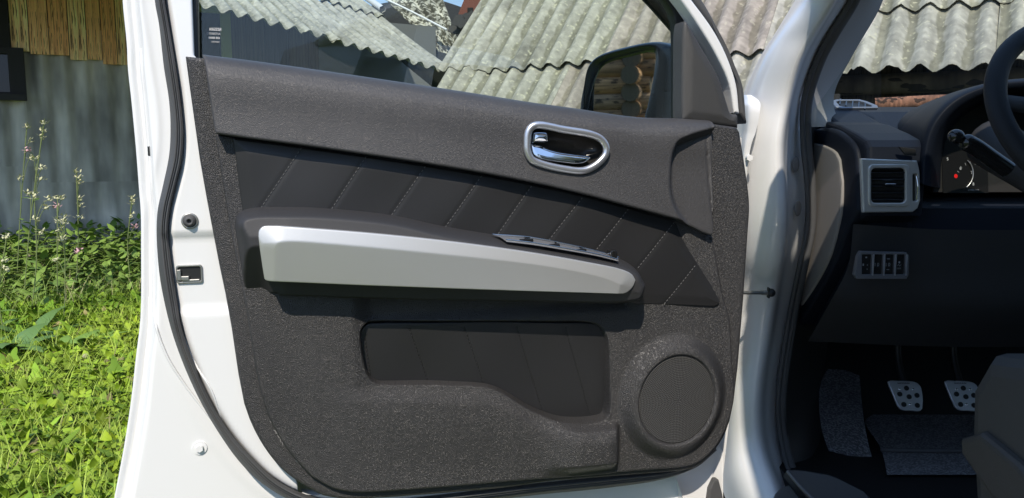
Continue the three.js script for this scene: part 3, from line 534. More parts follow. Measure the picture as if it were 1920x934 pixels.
// ---------- dashboard ----------
const DK = phy({ specularIntensity: 0.3, color: rgb(0.010, 0.013, 0.021), roughness: 0.5, bumpMap: rep(grainTex, 0.06), bumpScale: 0.00012 });
const prof = (poly, x0, x1, bev = 0.008) => extrude(poly.map(([z, y]) => [z, y]), x1 - x0, bev).rotateY(Math.PI / 2).translate(x0, 0, 0);   // side outline (depth, height) drawn out along x
const dash = hg('dashboard', [prof([[2.223, 1.223], [2.075, 1.215], [1.938, 1.173], [1.824, 1.139], [1.767, 1.103], [1.693, 0.989], [1.681, 0.875], [1.710, 0.761], [1.767, 0.692], [1.881, 0.647], [2.223, 0.647]], 0.766, 0.85, 0.015),
  prof([[2.223, 1.205], [2.052, 1.183], [1.938, 1.137], [1.847, 1.057], [1.824, 0.989], [1.778, 0.972], [1.699, 0.960], [1.681, 0.875], [1.710, 0.761], [1.767, 0.692], [1.881, 0.647], [2.223, 0.647]], 0.84, 2.2, 0.015),
  prof([[1.870, 1.151], [1.801, 1.142], [1.710, 1.121], [1.653, 1.105], [1.636, 1.091], [1.632, 1.064], [1.636, 0.949], [1.676, 0.932], [1.870, 0.932]], 0.742, 0.846, 0.010)], DK);
const di = (n, g, m, l) => hg(n, g, m, l, dash);
{ // end of the dashboard beside the pillar
  const S = new Frame(V3(0.716, 0, -1.847), -88);
  const P = (l, n = 0) => S.list(l, n);
  di('dash_end', panel(outline(crv(P([[1520, 244], [1545, 240], [1572, 248], [1600, 274], [1607, 300], [1608, 395]]), 4), crv(P([[1600, 412], [1590, 425], [1566, 490], [1530, 556], [1495, 610]]), 4), P([[1480, 610], [1500, 500], [1512, 400]])), (u, v, d) => 0.0, { step: 0.01, er: 0.008, thick: 0.03 }).applyMatrix4(S.m), DK);
  di('dash_end_cover', panel(outline(crv(P([[1520, 268], [1546, 274], [1570, 292], [1577, 330], [1577, 380], [1573, 415]], 0.006), 4), crv(P([[1573, 415], [1556, 478], [1530, 530], [1500, 575]], 0.006), 4), P([[1490, 575], [1510, 420]], 0.006)), () => 0.006, { step: 0.02, er: 0.004, thick: 0.006 }).applyMatrix4(S.m), std({ color: rgb(0.23, 0.215, 0.20), roughness: 0.7 }), 'light taupe cover on the dashboard end');
  const X = 1.628, VF = new Frame(V3(0, 0, -X), 0), q = (l, n = 0) => VF.list(l, n);
  const rr = (x0, y0, x1, y1, r) => { const o = []; for (const [cx, cy, a0] of [[x1 - r, y0 + r, 270], [x1 - r, y1 - r, 0], [x0 + r, y1 - r, 90], [x0 + r, y0 + r, 180]]) for (let k = 0; k <= 4; k++) { const a = (a0 + k * 22.5) * Math.PI / 180; o.push([cx + r * Math.cos(a), cy + r * Math.sin(a)]); } return o; };
  di('vent_bezel', extrude(q([[1611, 297], [1716, 301], [1721, 320], [1722, 375], [1717, 390], [1708, 397], [1615, 398]]), 0.006, 0.003, [q(rr(1627, 312, 1696, 382, 9)), q(rr(1708, 326, 1716, 377, 3))]).applyMatrix4(VF.m), M.silver, 'silver frame of the side air vent');
  di('vent_inner_rim', extrude(q(rr(1624, 308, 1701, 387, 10)), 0.004, 0.002, [q(rr(1629, 315, 1693, 380, 8))]).translate(0, 0, 0.006).applyMatrix4(VF.m), M.silver);
  di('vent_cavity', extrude(q(rr(1622, 307, 1720, 385, 4)), 0.004).translate(0, 0, -0.004).applyMatrix4(VF.m), M.black);
  for (let k = 0; k < 5; k++) { const [u0, v0] = VF.at(1629, 322 + k * 12.6), [u1] = VF.at(1694, 322); di('vent_slat', box(u1 - u0, 0.0022, 0.012, (u0 + u1) / 2, 0, 0, 0.0008).rotateX(0.45).translate(0, v0, -X + 0.003), M.gloss); }
  { const a = VF.world(...VF.at(1652, 345), 0.012), b = VF.world(...VF.at(1675, 345), 0.012); di('vent_tab', box(0.021, 0.003, 0.008, (a.x + b.x) / 2, a.y, a.z, 0.001), M.chrome); }
  { const a = VF.world(...VF.at(1715, 330), 0.008), b = VF.world(...VF.at(1715, 373), 0.008); di('vent_wheel', [tube([a, a.clone().lerp(b, 0.5).add(V3(0.001, 0, 0.004)), b], 0.0018, 10, 6)], M.chrome); }
  // recess at the right of the cup-holder lid
  di('lid_notch', extrude(q([[1680, 275], [1711, 279], [1712, 292], [1692, 291]]), 0.004, 0.001).translate(0, 0, 0.009).applyMatrix4(VF.m), M.black);
  // top vent beside the windscreen
  const a = TD(1598, 201, 1.76), sh = (k) => [[-0.052, -0.02], [-0.048, 0.016], [-0.03, 0.026], [0.03, 0.026], [0.042, 0.014], [0.055, -0.012], [0.05, -0.024], [-0.04, -0.026]].map(([x, y]) => [x * k, y * k]);
  const place = (g, dy = 0) => g.rotateX(-Math.PI / 2 + 0.5).scale(1, 1, 1.4).translate(a.x, a.y + 0.004 + dy, a.z);
  di('demister_bezel', place(extrude(sh(1), 0.004, 0.002, [sh(0.76)])), std({ color: rgb(0.20, 0.22, 0.26), metalness: 0.5, roughness: 0.4 }));
  di('demister_cavity', place(extrude(sh(0.95), 0.002), -0.001), M.black);
  for (let k = -2; k < 3; k++) di('demister_slat', place(box(0.003, 0.04, 0.004, k * 0.014, 0, 0).rotateZ(-0.5), 0.003), M.gloss);
  // instrument hood
  const R = (l, d) => l.map(([x, y, e = 0]) => TD(x, y, d + e));
  di('instrument_hood', loft([R([[1672, 330], [1675, 270], [1690, 222], [1738, 192], [1800, 174], [1890, 160], [1970, 160], [2080, 185], [2150, 240], [2170, 330]], 1.72), R([[1708, 330], [1712, 272], [1728, 225], [1766, 186], [1822, 163], [1890, 151], [1965, 151], [2055, 176], [2120, 235], [2140, 330]], 1.50), R([[1730, 345], [1733, 290], [1748, 236], [1782, 194], [1832, 167], [1893, 154], [1962, 154], [2045, 180], [2105, 235], [2122, 330]], 1.42), R([[1746, 350], [1748, 292], [1762, 244], [1794, 205], [1838, 180], [1896, 167], [1958, 168], [2034, 194], [2088, 245], [2102, 330]], 1.425), R([[1770, 352], [1772, 296], [1784, 252], [1810, 218], [1848, 196], [1900, 184], [1955, 185], [2024, 210], [2070, 255], [2082, 330]], 1.56)], 5, 4), DK);
  const GF = new Frame(V3(0, 1.03, -1.72), 0, -10);
  const gc = document.createElement('canvas'); gc.width = 512; gc.height = 512; const x = gc.getContext('2d'); x.fillStyle = '#030304'; x.fillRect(0, 0, 512, 512); x.fillStyle = '#b9bcc0'; x.textAlign = 'center';
  x.font = 'bold 40px sans-serif'; x.fillText('5', 62, 200); x.fillText('6', 205, 290); x.fillText('7', 330, 330); x.fillText('8', 345, 440); x.font = '24px sans-serif'; x.fillText('x1000r/min', 345, 492); x.strokeStyle = '#9a9da2'; x.lineWidth = 5;
  for (let k = 0; k < 6; k++) { const t = -2.6 + k * 0.32; x.beginPath(); x.moveTo(330 + 190 * Math.cos(t), 400 + 190 * Math.sin(t)); x.lineTo(330 + 165 * Math.cos(t), 400 + 165 * Math.sin(t)); x.stroke(); }
  x.fillStyle = '#e01818'; x.beginPath(); x.arc(150, 350, 20, 0, 7); x.fill();
  const gt = new THREE.CanvasTexture(gc); gt.colorSpace = THREE.SRGBColorSpace;
  const [g0, h0] = GF.at(1768, 362), [g1, h1] = GF.at(1850, 262);
  di('instrument_panel', extrude(GF.list([[1750, 360], [2110, 360], [2080, 190], [1900, 170], [1790, 210]]), 0.004).translate(0, 0, -0.006).applyMatrix4(GF.m), M.black);
  di('rev_counter', new THREE.PlaneGeometry(g1 - g0, h1 - h0).translate((g0 + g1) / 2, (h0 + h1) / 2, 0.001).applyMatrix4(GF.m), std({ map: gt, roughness: 0.4 }), 'dark rev counter with pale figures and a red mark');
  di('dial_ring', (() => { const o = []; for (let k = 0; k <= 14; k++) { const t = (-50 + k * 7.5) * Math.PI / 180, [a1, b1] = GF.at(1795 + 30 * Math.cos(t), 325 + 32 * Math.sin(t), 0.004); o.push(V3(a1, b1, 0.004).applyMatrix4(GF.m)); } return tube(o, 0.0012, 28, 6); })(), M.satin);
  // switch bank
  const SF = new Frame(V3(0, 0, -1.674), -3), s = (l, n = 0) => SF.list(l, n);
  di('switch_bezel', extrude(s([[1598, 514], [1604, 480], [1610, 470], [1694, 472], [1699, 478], [1698, 514], [1694, 521], [1602, 521]]), 0.014, 0.0007, [0, 1, 2, 3].map((k) => s(rr(1611 + k * 20.7, 475.5, 1629.5 + k * 20.7, 513, 1.5)))).applyMatrix4(SF.m), std({ color: rgb(0.16, 0.165, 0.18), metalness: 0.5, roughness: 0.4 }), 'silver frame holding four black switches');
  for (let k = 0; k < 4; k++) {
    const c = document.createElement('canvas'); c.width = 64; c.height = 128; const y = c.getContext('2d'); y.fillStyle = '#050506'; y.fillRect(0, 0, 64, 128); y.strokeStyle = y.fillStyle = '#8b9096'; y.lineWidth = 3;
    if (k === 0) { y.fillRect(26, 16, 12, 9); y.fillRect(8, 60, 10, 14); y.fillRect(40, 66, 6, 6); y.fillRect(40, 92, 6, 6); }
    else if (k === 3) { y.beginPath(); y.arc(32, 52, 7, 0, 7); y.fill(); y.beginPath(); y.moveTo(18, 76); y.lineTo(28, 66); y.lineTo(36, 76); y.lineTo(46, 66); y.stroke(); y.font = 'bold 15px sans-serif'; y.textAlign = 'center'; y.fillText('OFF', 32, 96); }
    else { y.beginPath(); y.arc(36, 66, 10, -1.57, 1.57); y.closePath(); y.stroke(); for (let i = 0; i < 4; i++) { y.beginPath(); y.moveTo(12, 58 + i * 5.5); y.lineTo(24, 58 + i * 5.5); y.stroke(); } if (k === 2) { y.fillRect(20, 28, 24, 4); y.fillRect(22, 96, 20, 4); } }
    const t = new THREE.CanvasTexture(c); t.colorSpace = THREE.SRGBColorSpace;
    const [a1, b1] = SF.at(1611 + k * 20.7, 513), [a2, b2] = SF.at(1629.5 + k * 20.7, 475.5);
    di('switch', new THREE.PlaneGeometry(a2 - a1, b2 - b1).translate((a1 + a2) / 2, (b1 + b2) / 2, 0.010).applyMatrix4(SF.m), std({ map: t, roughness: 0.5 }));
  }
  for (let k = 0; k < 4; k++) { const [a1, b1] = SF.at(1630.5 + k * 20.7, 514), [, b2] = SF.at(1630, 475); di('switch_divider', box(0.0022, b2 - b1, 0.004, a1, (b1 + b2) / 2, 0.0155).applyMatrix4(SF.m), M.satin); }
  // knee panel below
  di('knee_panel', loft([[[1600, 420, 1.46], [1760, 430, 1.46], [2100, 430, 1.46]], [[1590, 500, 1.475], [1760, 510, 1.475], [2100, 510, 1.475]], [[1560, 560, 1.49], [1760, 580, 1.49], [2100, 580, 1.49]], [[1515, 640, 1.58], [1760, 650, 1.58], [2100, 650, 1.58]]].map((r) => r.map((p) => TD(...p))), 6, 5), M.soft);
}
// stalk and wheel
{ const C = V3(0.945, 1.14, -1.25);
  const w = hg('steering_wheel', (() => { const g = new THREE.TorusGeometry(0.182, 0.0165, 16, 90); return g.rotateX(-0.58).translate(C.x, C.y, C.z); })(), phy({ color: rgb(0.011, 0.012, 0.014), specularIntensity: 0.4, roughness: 0.5, bumpMap: rep(grainTex, 0.03), bumpScale: 0.0001 }));
  const tl = (g) => g.rotateX(-0.58).translate(C.x, C.y, C.z);
  hg('wheel_hub', tl(new THREE.SphereGeometry(0.085, 24, 16).scale(1, 0.85, 0.4)), M.soft, undefined, w);
  for (const [x, y] of [[-0.16, 0.02], [0.16, 0.02], [-0.06, -0.16], [0.06, -0.16]]) hg('spoke', tl(tube([V3(x * 0.35, y * 0.35, -0.005), V3(x * 0.7, y * 0.7, -0.004), V3(x * 1.05, y * 1.05, 0)], 0.016, 8, 8).scale(1, 1, 0.5)), M.soft, undefined, w);
  hg('steering_column', new THREE.CylinderGeometry(0.036, 0.05, 0.34, 20).rotateX(Math.PI / 2).rotateX(0.35).translate(C.x + 0.02, C.y - 0.10, C.z - 0.19), M.soft);
  const a = T(1793, 256, 1.42), b = T(1830, 276, 1.42), c = T(1890, 318, 1.42);
  hg('stalk', [tube([a, b, c], 0.0085, 12, 10), tube([a.clone().lerp(b, 0.55), b, b.clone().lerp(c, 0.5), c], 0.0155, 10, 12), new THREE.SphereGeometry(0.0145, 16, 12).scale(1, 0.9, 0.9).translate(a.x, a.y, a.z), new THREE.SphereGeometry(0.0155, 16, 12).translate(...a.clone().lerp(b, 0.6).toArray())], M.gloss);
}
// pedals
for (const dx of [0, 106.5]) {
  const PF = new Frame(TD(1700 + dx, 742, 1.74), 0, -28), mk = (l, n = 0) => PF.list(l.map(([x, y]) => [x + dx, y]), n);
  const z8 = (x, y) => [1640 + x / 3.407, 660 + y / 3.407];
  const pd = hg('pedal', panel(closedCrv(mk([[88, 192], [98, 182], [140, 183], [255, 190], [290, 210], [308, 280], [309, 350], [296, 376], [240, 375], [182, 371], [152, 350], [118, 268]].map((p) => z8(...p))), 3), () => 0, { step: 0.006, er: 0.002, thick: 0.004 }).applyMatrix4(PF.m), std({ color: rgb(0.62, 0.63, 0.66), metalness: 0.7, roughness: 0.42 }), dx ? 'drilled metal brake pedal plate' : 'drilled metal clutch pedal plate');
  for (const p of [[203, 232], [160, 270], [270, 278], [220, 287], [186, 336], [272, 342]]) { const [u, v] = mk([z8(...p)])[0]; hg('pedal_hole', new THREE.CylinderGeometry(0.0064, 0.0064, 0.003, 18).rotateX(Math.PI / 2).translate(u, v, 0.0005).applyMatrix4(PF.m), M.black, undefined, pd); }
  for (const p of [[160, 237], [248, 240], [225, 335]]) { const [u, v] = mk([z8(...p)])[0]; hg('rivet', new THREE.SphereGeometry(0.0032, 10, 8).scale(1, 1, 0.5).translate(u, v, 0.0005).applyMatrix4(PF.m), M.chrome, undefined, pd); }
  const c = document.createElement('canvas'); c.width = 256; c.height = 64; const x = c.getContext('2d'); x.fillStyle = '#000'; x.fillRect(0, 0, 256, 64); x.fillStyle = '#fff'; x.font = 'bold 52px sans-serif'; x.textAlign = 'center'; x.fillText('NISSAN', 128, 50);
  const [u0, v0] = mk([z8(132, 208)])[0], [u1, v1] = mk([z8(235, 194)])[0];
  hg('pedal_lettering', new THREE.PlaneGeometry(u1 - u0, v1 - v0).translate((u0 + u1) / 2, (v0 + v1) / 2, 0.0012).applyMatrix4(PF.m), std({ color: rgb(0.02), alphaMap: new THREE.CanvasTexture(c), transparent: true, roughness: 0.6 }), undefined, pd);
  const a = TD(1700 + dx, 742, 1.755); hg('pedal_arm', tube([a, a.clone().add(V3(0.0, 0.10, -0.06)), a.clone().add(V3(0.0, 0.26, -0.05))], 0.009, 12, 8), M.black, undefined, pd);
}
// floor, bulkhead, foot rest with carpet
const carpet = std({ color: rgb(0.20, 0.20, 0.21), roughness: 1, map: dataTex(256, (u, v) => { const k = fbm(u, v, 90, 5, 2); const w = k > 0.56 ? 1 : 0.35 + 0.4 * k; return [w, w, w]; }), bumpMap: dataTex(256, (u, v) => fbm(u, v, 90, 5, 2)), bumpScale: 0.004 });
carpet.map.repeat.set(3.2, 3.2); carpet.bumpMap.repeat.set(3.2, 3.2);
hg('floor', [box(1.5, 0.03, 3.4, 1.4, 0.305, -0.65), box(0.24, 0.03, 2.2, 0.54, 0.305, -0.1), box(1.5, 0.85, 0.02, 1.4, 0.70, -2.36), box(1.5, 0.02, 0.4, 1.4, 0, 0).rotateX(0.9).translate(0, 0.44, -2.27)], M.black);
hg('foot_rest', loft([[[1552, 692, 1.98], [1582, 694, 1.97], [1612, 704, 1.95]], [[1538, 722, 1.93], [1580, 724, 1.92], [1614, 730, 1.9]], [[1540, 800, 1.78], [1585, 800, 1.76], [1622, 800, 1.75]], [[1560, 862, 1.68], [1600, 866, 1.66], [1640, 872, 1.65]], [[1590, 930, 1.60], [1640, 940, 1.58], [1680, 950, 1.57]]].map((r) => r.map((p) => TD(...p))), 6, 5), carpet, 'carpeted foot rest left of the pedals');
// seat
{ const L = (z, y) => [z, y];
  const leather2 = phy({ color: rgb(0.04, 0.041, 0.04), roughness: 0.55, bumpMap: rep(grainTex, 0.04), bumpScale: 0.0001 });
  const seat = hg('driver_seat', [prof([[1.281, 0.616], [1.287, 0.690], [1.244, 0.757], [1.122, 0.781], [0.854, 0.738], [0.610, 0.702], [0.549, 0.494], [1.244, 0.446]], 0.799, 1.379, 0.035), prof([[0.671, 0.714], [0.549, 1.104], [0.427, 1.470], [0.268, 1.470], [0.342, 0.982], [0.427, 0.616]], 0.805, 1.379, 0.04)], leather2, 'black leather driver seat cushion and backrest');
  hg('seat_base', prof([[1.208, 0.250], [1.232, 0.397], [1.226, 0.494], [0.610, 0.519], [0.549, 0.250]], 0.805, 1.342, 0.02), std({ color: rgb(0.035, 0.034, 0.032), roughness: 0.7 }), undefined, seat);
  hg('seat_valance', prof([[1.269, 0.577], [1.275, 0.604], [1.220, 0.635], [1.122, 0.622], [0.976, 0.568], [0.732, 0.494], [0.732, 0.311], [0.915, 0.372], [1.159, 0.531]], 0.762, 0.830, 0.012), std({ color: rgb(0.04, 0.039, 0.036), roughness: 0.5, bumpMap: rep(grainTex, 0.08), bumpScale: 0.0003 }), undefined, seat);
  hg('seat_piping', tube([V3(0.759, 0.596, -1.275), V3(0.754, 0.616, -1.220), V3(0.753, 0.604, -1.122), V3(0.753, 0.549, -0.976), V3(0.753, 0.476, -0.756)], 0.003, 24, 6), std({ color: rgb(0.12), roughness: 0.6 }), undefined, seat);
}
// rest of the shell: glass, bonnet, roof, far side and tail
{ const W = (l) => l.map((p) => V3(...p).applyMatrix4(car.matrixWorld));
  hg('windscreen', loft([W([[0.14, 1.03, -0.30], [0.85, 1.05, -0.48], [1.56, 1.03, -0.30]]), W([[0.20, 1.30, 0.16], [0.85, 1.34, 0.02], [1.50, 1.30, 0.16]]), W([[0.22, 1.56, 0.54], [0.85, 1.61, 0.44], [1.48, 1.56, 0.54]])], 8, 6), M.glass);
  hg('bonnet', loft([W([[-0.09, 1.02, -0.22], [0.3, 1.04, -0.45], [0.85, 1.045, -0.52], [1.4, 1.04, -0.45], [1.79, 1.02, -0.22]]), W([[-0.11, 1.01, -0.7], [0.3, 1.03, -0.9], [0.85, 1.04, -0.95], [1.4, 1.03, -0.9], [1.81, 1.01, -0.7]]), W([[-0.04, 0.93, -1.12], [0.3, 0.95, -1.28], [0.85, 0.96, -1.34], [1.4, 0.95, -1.28], [1.74, 0.93, -1.12]]), W([[0.0, 0.72, -1.2], [0.3, 0.72, -1.36], [0.85, 0.72, -1.42], [1.4, 0.72, -1.36], [1.7, 0.72, -1.2]])], 6, 6), M.paint);
  const rail = [[0.507, 1.51, -1.162], [0.425, 1.55, -1.042], [0.385, 1.56, -0.8], [0.37, 1.565, -0.3], [0.37, 1.56, 0.6], [0.44, 1.55, 1.25]];  // unseen roof edge, set wide so its shade covers pillar and interior
  const mid = car.matrixWorld.clone(), mir = (p) => { const q = V3(...p).applyMatrix4(mid.clone().invert()); q.x = 1.70 - q.x; return q.applyMatrix4(mid); };
  const row = (p) => { const a = V3(...p), b = mir(p), k = (t, h) => a.clone().lerp(b, t).add(V3(0, h, 0)); return [a, k(0.06, 0.055), k(0.2, 0.085), k(0.5, 0.105), k(0.8, 0.085), k(0.94, 0.055), b]; };
  hg('roof', [loft(rail.slice(0, -1).concat([rail[5]]).map(row), 4, 5), loft([wv(rail), wv(rail.map(([x, y, z]) => [x + 0.01, y - 0.03, z])), wv(rail.map(([x, y, z]) => [x + 0.09, y - 0.005, z]))], 5, 3)], M.paint);
  const side = (x, dir) => [loft([W([[x + dir * 0.20, 1.56, 1.44], [x + dir * 0.20, 1.56, 1.60]]), W([[x + dir * 0.08, 1.06, 1.40], [x + dir * 0.08, 1.06, 1.62]]), W([[x + dir * 0.04, 0.4, 1.40], [x + dir * 0.04, 0.4, 1.62]])], 4, 4), loft([W([[x + dir * 0.08, 1.07, 1.60], [x + dir * 0.08, 1.08, 2.0], [x + dir * 0.10, 1.10, 2.95]]), W([[x, 0.85, 1.60], [x, 0.85, 2.0], [x + dir * 0.04, 0.85, 3.0]]), W([[x + dir * 0.04, 0.36, 1.60], [x + dir * 0.04, 0.4, 2.0], [x + dir * 0.1, 0.5, 3.0]])], 6, 5), loft([W([[x + dir * 0.22, 1.56, 1.95], [x + dir * 0.22, 1.56, 2.95]]), W([[x + dir * 0.08, 1.08, 2.15], [x + dir * 0.10, 1.08, 2.98]])], 4, 4)];
  hg('sill', box(0.24, 0.13, 1.1, 0, 0.345, 0, 0.03).applyMatrix4(new THREE.Matrix4().makeTranslation(-0.02, 0, 0.98)).applyMatrix4(car.matrixWorld), M.paint);
  hg('rear_side', [...side(-0.12, 1), ...side(1.82, -1), loft([W([[0.1, 1.56, 2.95], [1.6, 1.56, 2.95]]), W([[-0.04, 1.0, 3.02], [1.74, 1.0, 3.02]]), W([[0, 0.45, 3.0], [1.7, 0.45, 3.0]])], 4, 4), loft([W([[1.74, 1.05, -0.2], [1.74, 1.06, 1.42]]), W([[1.82, 0.8, -0.2], [1.82, 0.8, 1.42]]), W([[1.76, 0.4, -0.2], [1.76, 0.4, 1.42]])], 4, 4), loft([W([[-0.14, 0.44, 0.12], [-0.14, 0.44, 1.42]]), W([[-0.12, 0.33, 0.12], [-0.12, 0.33, 1.42]]), W([[0.0, 0.28, 0.12], [0.0, 0.28, 1.42]])], 2, 3)], M.paint);
  const privacy = phy({ color: rgb(0.16, 0.19, 0.17), transmission: 1, roughness: 0, thickness: 0, ior: 1.5 });
  hg('side_glass', loft([W([[0.08, 1.555, 1.58], [0.08, 1.555, 1.97]]), W([[-0.045, 1.075, 1.58], [-0.045, 1.085, 2.16]])], 3, 3), privacy, 'dark tinted rear side window');
  hg('side_glass', loft([W([[1.60, 1.555, 0.3], [1.60, 1.555, 1.97]]), W([[1.745, 1.065, -0.2], [1.745, 1.085, 2.16]])], 3, 3), privacy, 'dark tinted far side window');
  for (const [x, z] of [[0.0, -0.62], [1.66, -0.62], [0.0, 2.05], [1.66, 2.05]]) {
    const c = V3(x, 0.355, z).applyMatrix4(car.matrixWorld);
    const tyre = new THREE.LatheGeometry([[0.215, -0.1], [0.30, -0.108], [0.345, -0.095], [0.355, -0.06], [0.356, 0], [0.355, 0.06], [0.345, 0.095], [0.30, 0.108], [0.215, 0.1]].map(([a, b]) => new THREE.Vector2(a, b)), 48).rotateZ(Math.PI / 2).rotateY(THREE.MathUtils.degToRad(CAR_YAW)).translate(c.x, c.y, c.z);
    const w = hg('wheel', tyre, M.rubber);
    const sp = [new THREE.TorusGeometry(0.205, 0.018, 8, 40).rotateY(Math.PI / 2).translate((x < 0.5 ? -1 : 1) * 0.085, 0, 0)]; for (let k = 0; k < 6; k++) sp.push(box(0.02, 0.2, 0.05, (x < 0.5 ? -1 : 1) * 0.075, 0.1, 0, 0.008).rotateX(k * Math.PI / 3));
    sp.push(new THREE.CylinderGeometry(0.05, 0.05, 0.03, 20).rotateZ(Math.PI / 2).translate((x < 0.5 ? -1 : 1) * 0.08, 0, 0));
    hg('rim', merge(sp).rotateY(THREE.MathUtils.degToRad(CAR_YAW)).translate(c.x, c.y, c.z), M.satin, undefined, w);
  }
}
// loose mat on the floor
{ const p0 = TD(1740, 870, 1.72), mat = thing('floor_mat', 'dark speckled loop-pile mat lying below the pedals', 'floor mat', [p0.x, 0.322, p0.z]);
  hang('mat_pile', loft([[[1636, 788, 1.9], [1730, 790, 1.9], [1850, 790, 1.9], [1960, 790, 1.9]], [[1622, 800, 1.87], [1730, 800, 1.87], [1850, 800, 1.87], [1990, 800, 1.87]], [[1650, 872, 1.70], [1740, 874, 1.70], [1850, 874, 1.70], [2000, 874, 1.70]], [[1660, 950, 1.555], [1760, 950, 1.555], [1860, 950, 1.555], [2010, 950, 1.555]]].map((r) => r.map((q) => { const w = TD(...q); w.y = 0.328 + 0.012 * sstep(2.10, 2.17, -w.z); return w; })), 6, 6), carpet, mat);
  hang('mat_border', tube([TD(1650, 884, 1.68), TD(1720, 888, 1.675), TD(1850, 888, 1.675), TD(2000, 888, 1.675)].map((w) => { w.y = 0.333; return w; }), 0.006, 20, 6), M.rubber, mat);
}

// ---------- surroundings ----------
// asbestos-cement sheet texture: pale grey with streaks down the slope, lichen spots
function slateTex(seed, base, speck) { return dataTex(512, (u, v) => {   // 12 waves wide; shading of the troughs is painted into the colour, noise-broken
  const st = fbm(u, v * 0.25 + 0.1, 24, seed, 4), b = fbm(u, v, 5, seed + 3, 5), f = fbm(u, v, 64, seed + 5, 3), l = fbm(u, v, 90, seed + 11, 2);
  let k = 0.74 + 0.30 * (st - 0.5) + 0.16 * (b - 0.5) + 0.22 * (f - 0.5); const tr = 0.5 - 0.5 * Math.cos(u * 12 * 2 * Math.PI), troughShade = sstep(0.52, 0.66, 0.62 * tr + 0.55 * (fbm(u, v * 0.5, 40, seed + 21, 4) - 0.28)); const c = base.map((q, i) => q * k * lerp(1, [0.80, 0.80, 0.76][i], troughShade));
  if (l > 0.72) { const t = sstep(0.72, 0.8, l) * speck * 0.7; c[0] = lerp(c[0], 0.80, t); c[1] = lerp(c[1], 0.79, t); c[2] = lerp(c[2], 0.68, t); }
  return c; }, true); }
const slateMat = (t, m = 1.8) => std({ map: rep(t, m), roughness: 0.92, bumpMap: rep(softTex, 0.05), bumpScale: 0.0007 });
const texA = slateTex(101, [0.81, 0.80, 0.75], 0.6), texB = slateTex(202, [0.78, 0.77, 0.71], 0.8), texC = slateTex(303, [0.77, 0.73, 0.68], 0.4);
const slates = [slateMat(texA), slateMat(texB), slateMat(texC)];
const R0 = rng(77);
// corrugated sheet: P + s*A + t*B, waves along B; real thickness, chipped ends
function sheet(P, A, B, s0, s1, t0, t1, { pitch = 0.15, amp = 0.02, thick = 0.006, lift = 0, chip = 0.012, seed = 1, per = 8, rows = 5, sag = 0 } = {}) {
  const n = Math.max(4, Math.round((s1 - s0) / pitch * per)), r = rng(seed), skew = (r() - 0.5) * 0.05, drop = (r() - 0.5) * 0.03, tip = (r() - 0.5) * 0.02, N = A.clone().cross(B).normalize(); if (N.y < 0) N.negate();
  const pos = [], uv = [], idx = [], ou = Math.floor(r() * 12) * 0.15, ov = r() * 7, nib = []; for (let i = 0; i <= n; i++) nib.push((r() < 0.12 ? r() * 2.5 : r() * 0.6) * chip);
  for (const side of [0, 1]) for (let j = 0; j <= rows; j++) for (let i = 0; i <= n; i++) {
    const s = lerp(s0, s1, i / n), t = lerp(t0 + nib[i], t1 - nib[n - i], j / rows) + (t1 < 4.2 && t0 > -2 ? drop + skew * (i / n - 0.5) : 0), w = amp * Math.cos(s / pitch * 2 * Math.PI) + lift - side * thick + 0.006 * Math.sin(s * 3.1 + t * 1.7 + seed) + tip * (0.5 - j / rows) + sag * Math.sin(j / rows * Math.PI);
    const p = P.clone().addScaledVector(A, s).addScaledVector(B, t).addScaledVector(N, w); pos.push(p.x, p.y, p.z); uv.push(s / pitch * 0.15 + ou, t + ov);
  }
  const m = n + 1, off = m * (rows + 1);
  for (let j = 0; j < rows; j++) for (let i = 0; i < n; i++) { const a = j * m + i, b = a + m; idx.push(a, a + 1, b + 1, a, b + 1, b); idx.push(off + a, off + b + 1, off + a + 1, off + a, off + b, off + b + 1); }
  const rim = (a, b) => idx.push(a, b, off + b, a, off + b, off + a);
  for (let i = 0; i < n; i++) { rim(i + 1, i); rim(rows * m + i, rows * m + i + 1); } for (let j = 0; j < rows; j++) { rim(j * m, (j + 1) * m); rim((j + 1) * m + n, j * m + n); }
  const g = geo(pos, idx, uv); return g;
}
const boardTex = (seed, base, lift = 0) => dataTex(256, (u, v) => { const g = fbm(u * 1, v * 0.12, 40, seed, 3), b = fbm(u, v, 5, seed + 4, 4), k = 0.62 + lift + 0.55 * (g - 0.3) + 0.5 * (b - 0.5), s = fbm(u, v, 14, seed + 9, 3) > 0.68 ? 0.45 : 1; return base.map((c) => c * k * s); }, true);
const wood = (seed, base, lift = 0) => std({ map: rep(boardTex(seed, base, lift), 0.5, 1.6), roughness: 0.9, bumpMap: rep(softTex, 0.06, 0.6), bumpScale: 0.0015 });
const ochre = [wood(11, [1.0, 0.75, 0.50], 0.30), wood(12, [0.95, 0.69, 0.45], 0.30), wood(13, [1.0, 0.79, 0.55], 0.32)], grey = [wood(21, [0.42, 0.38, 0.32]), wood(22, [0.36, 0.33, 0.29]), wood(23, [0.45, 0.40, 0.33])];

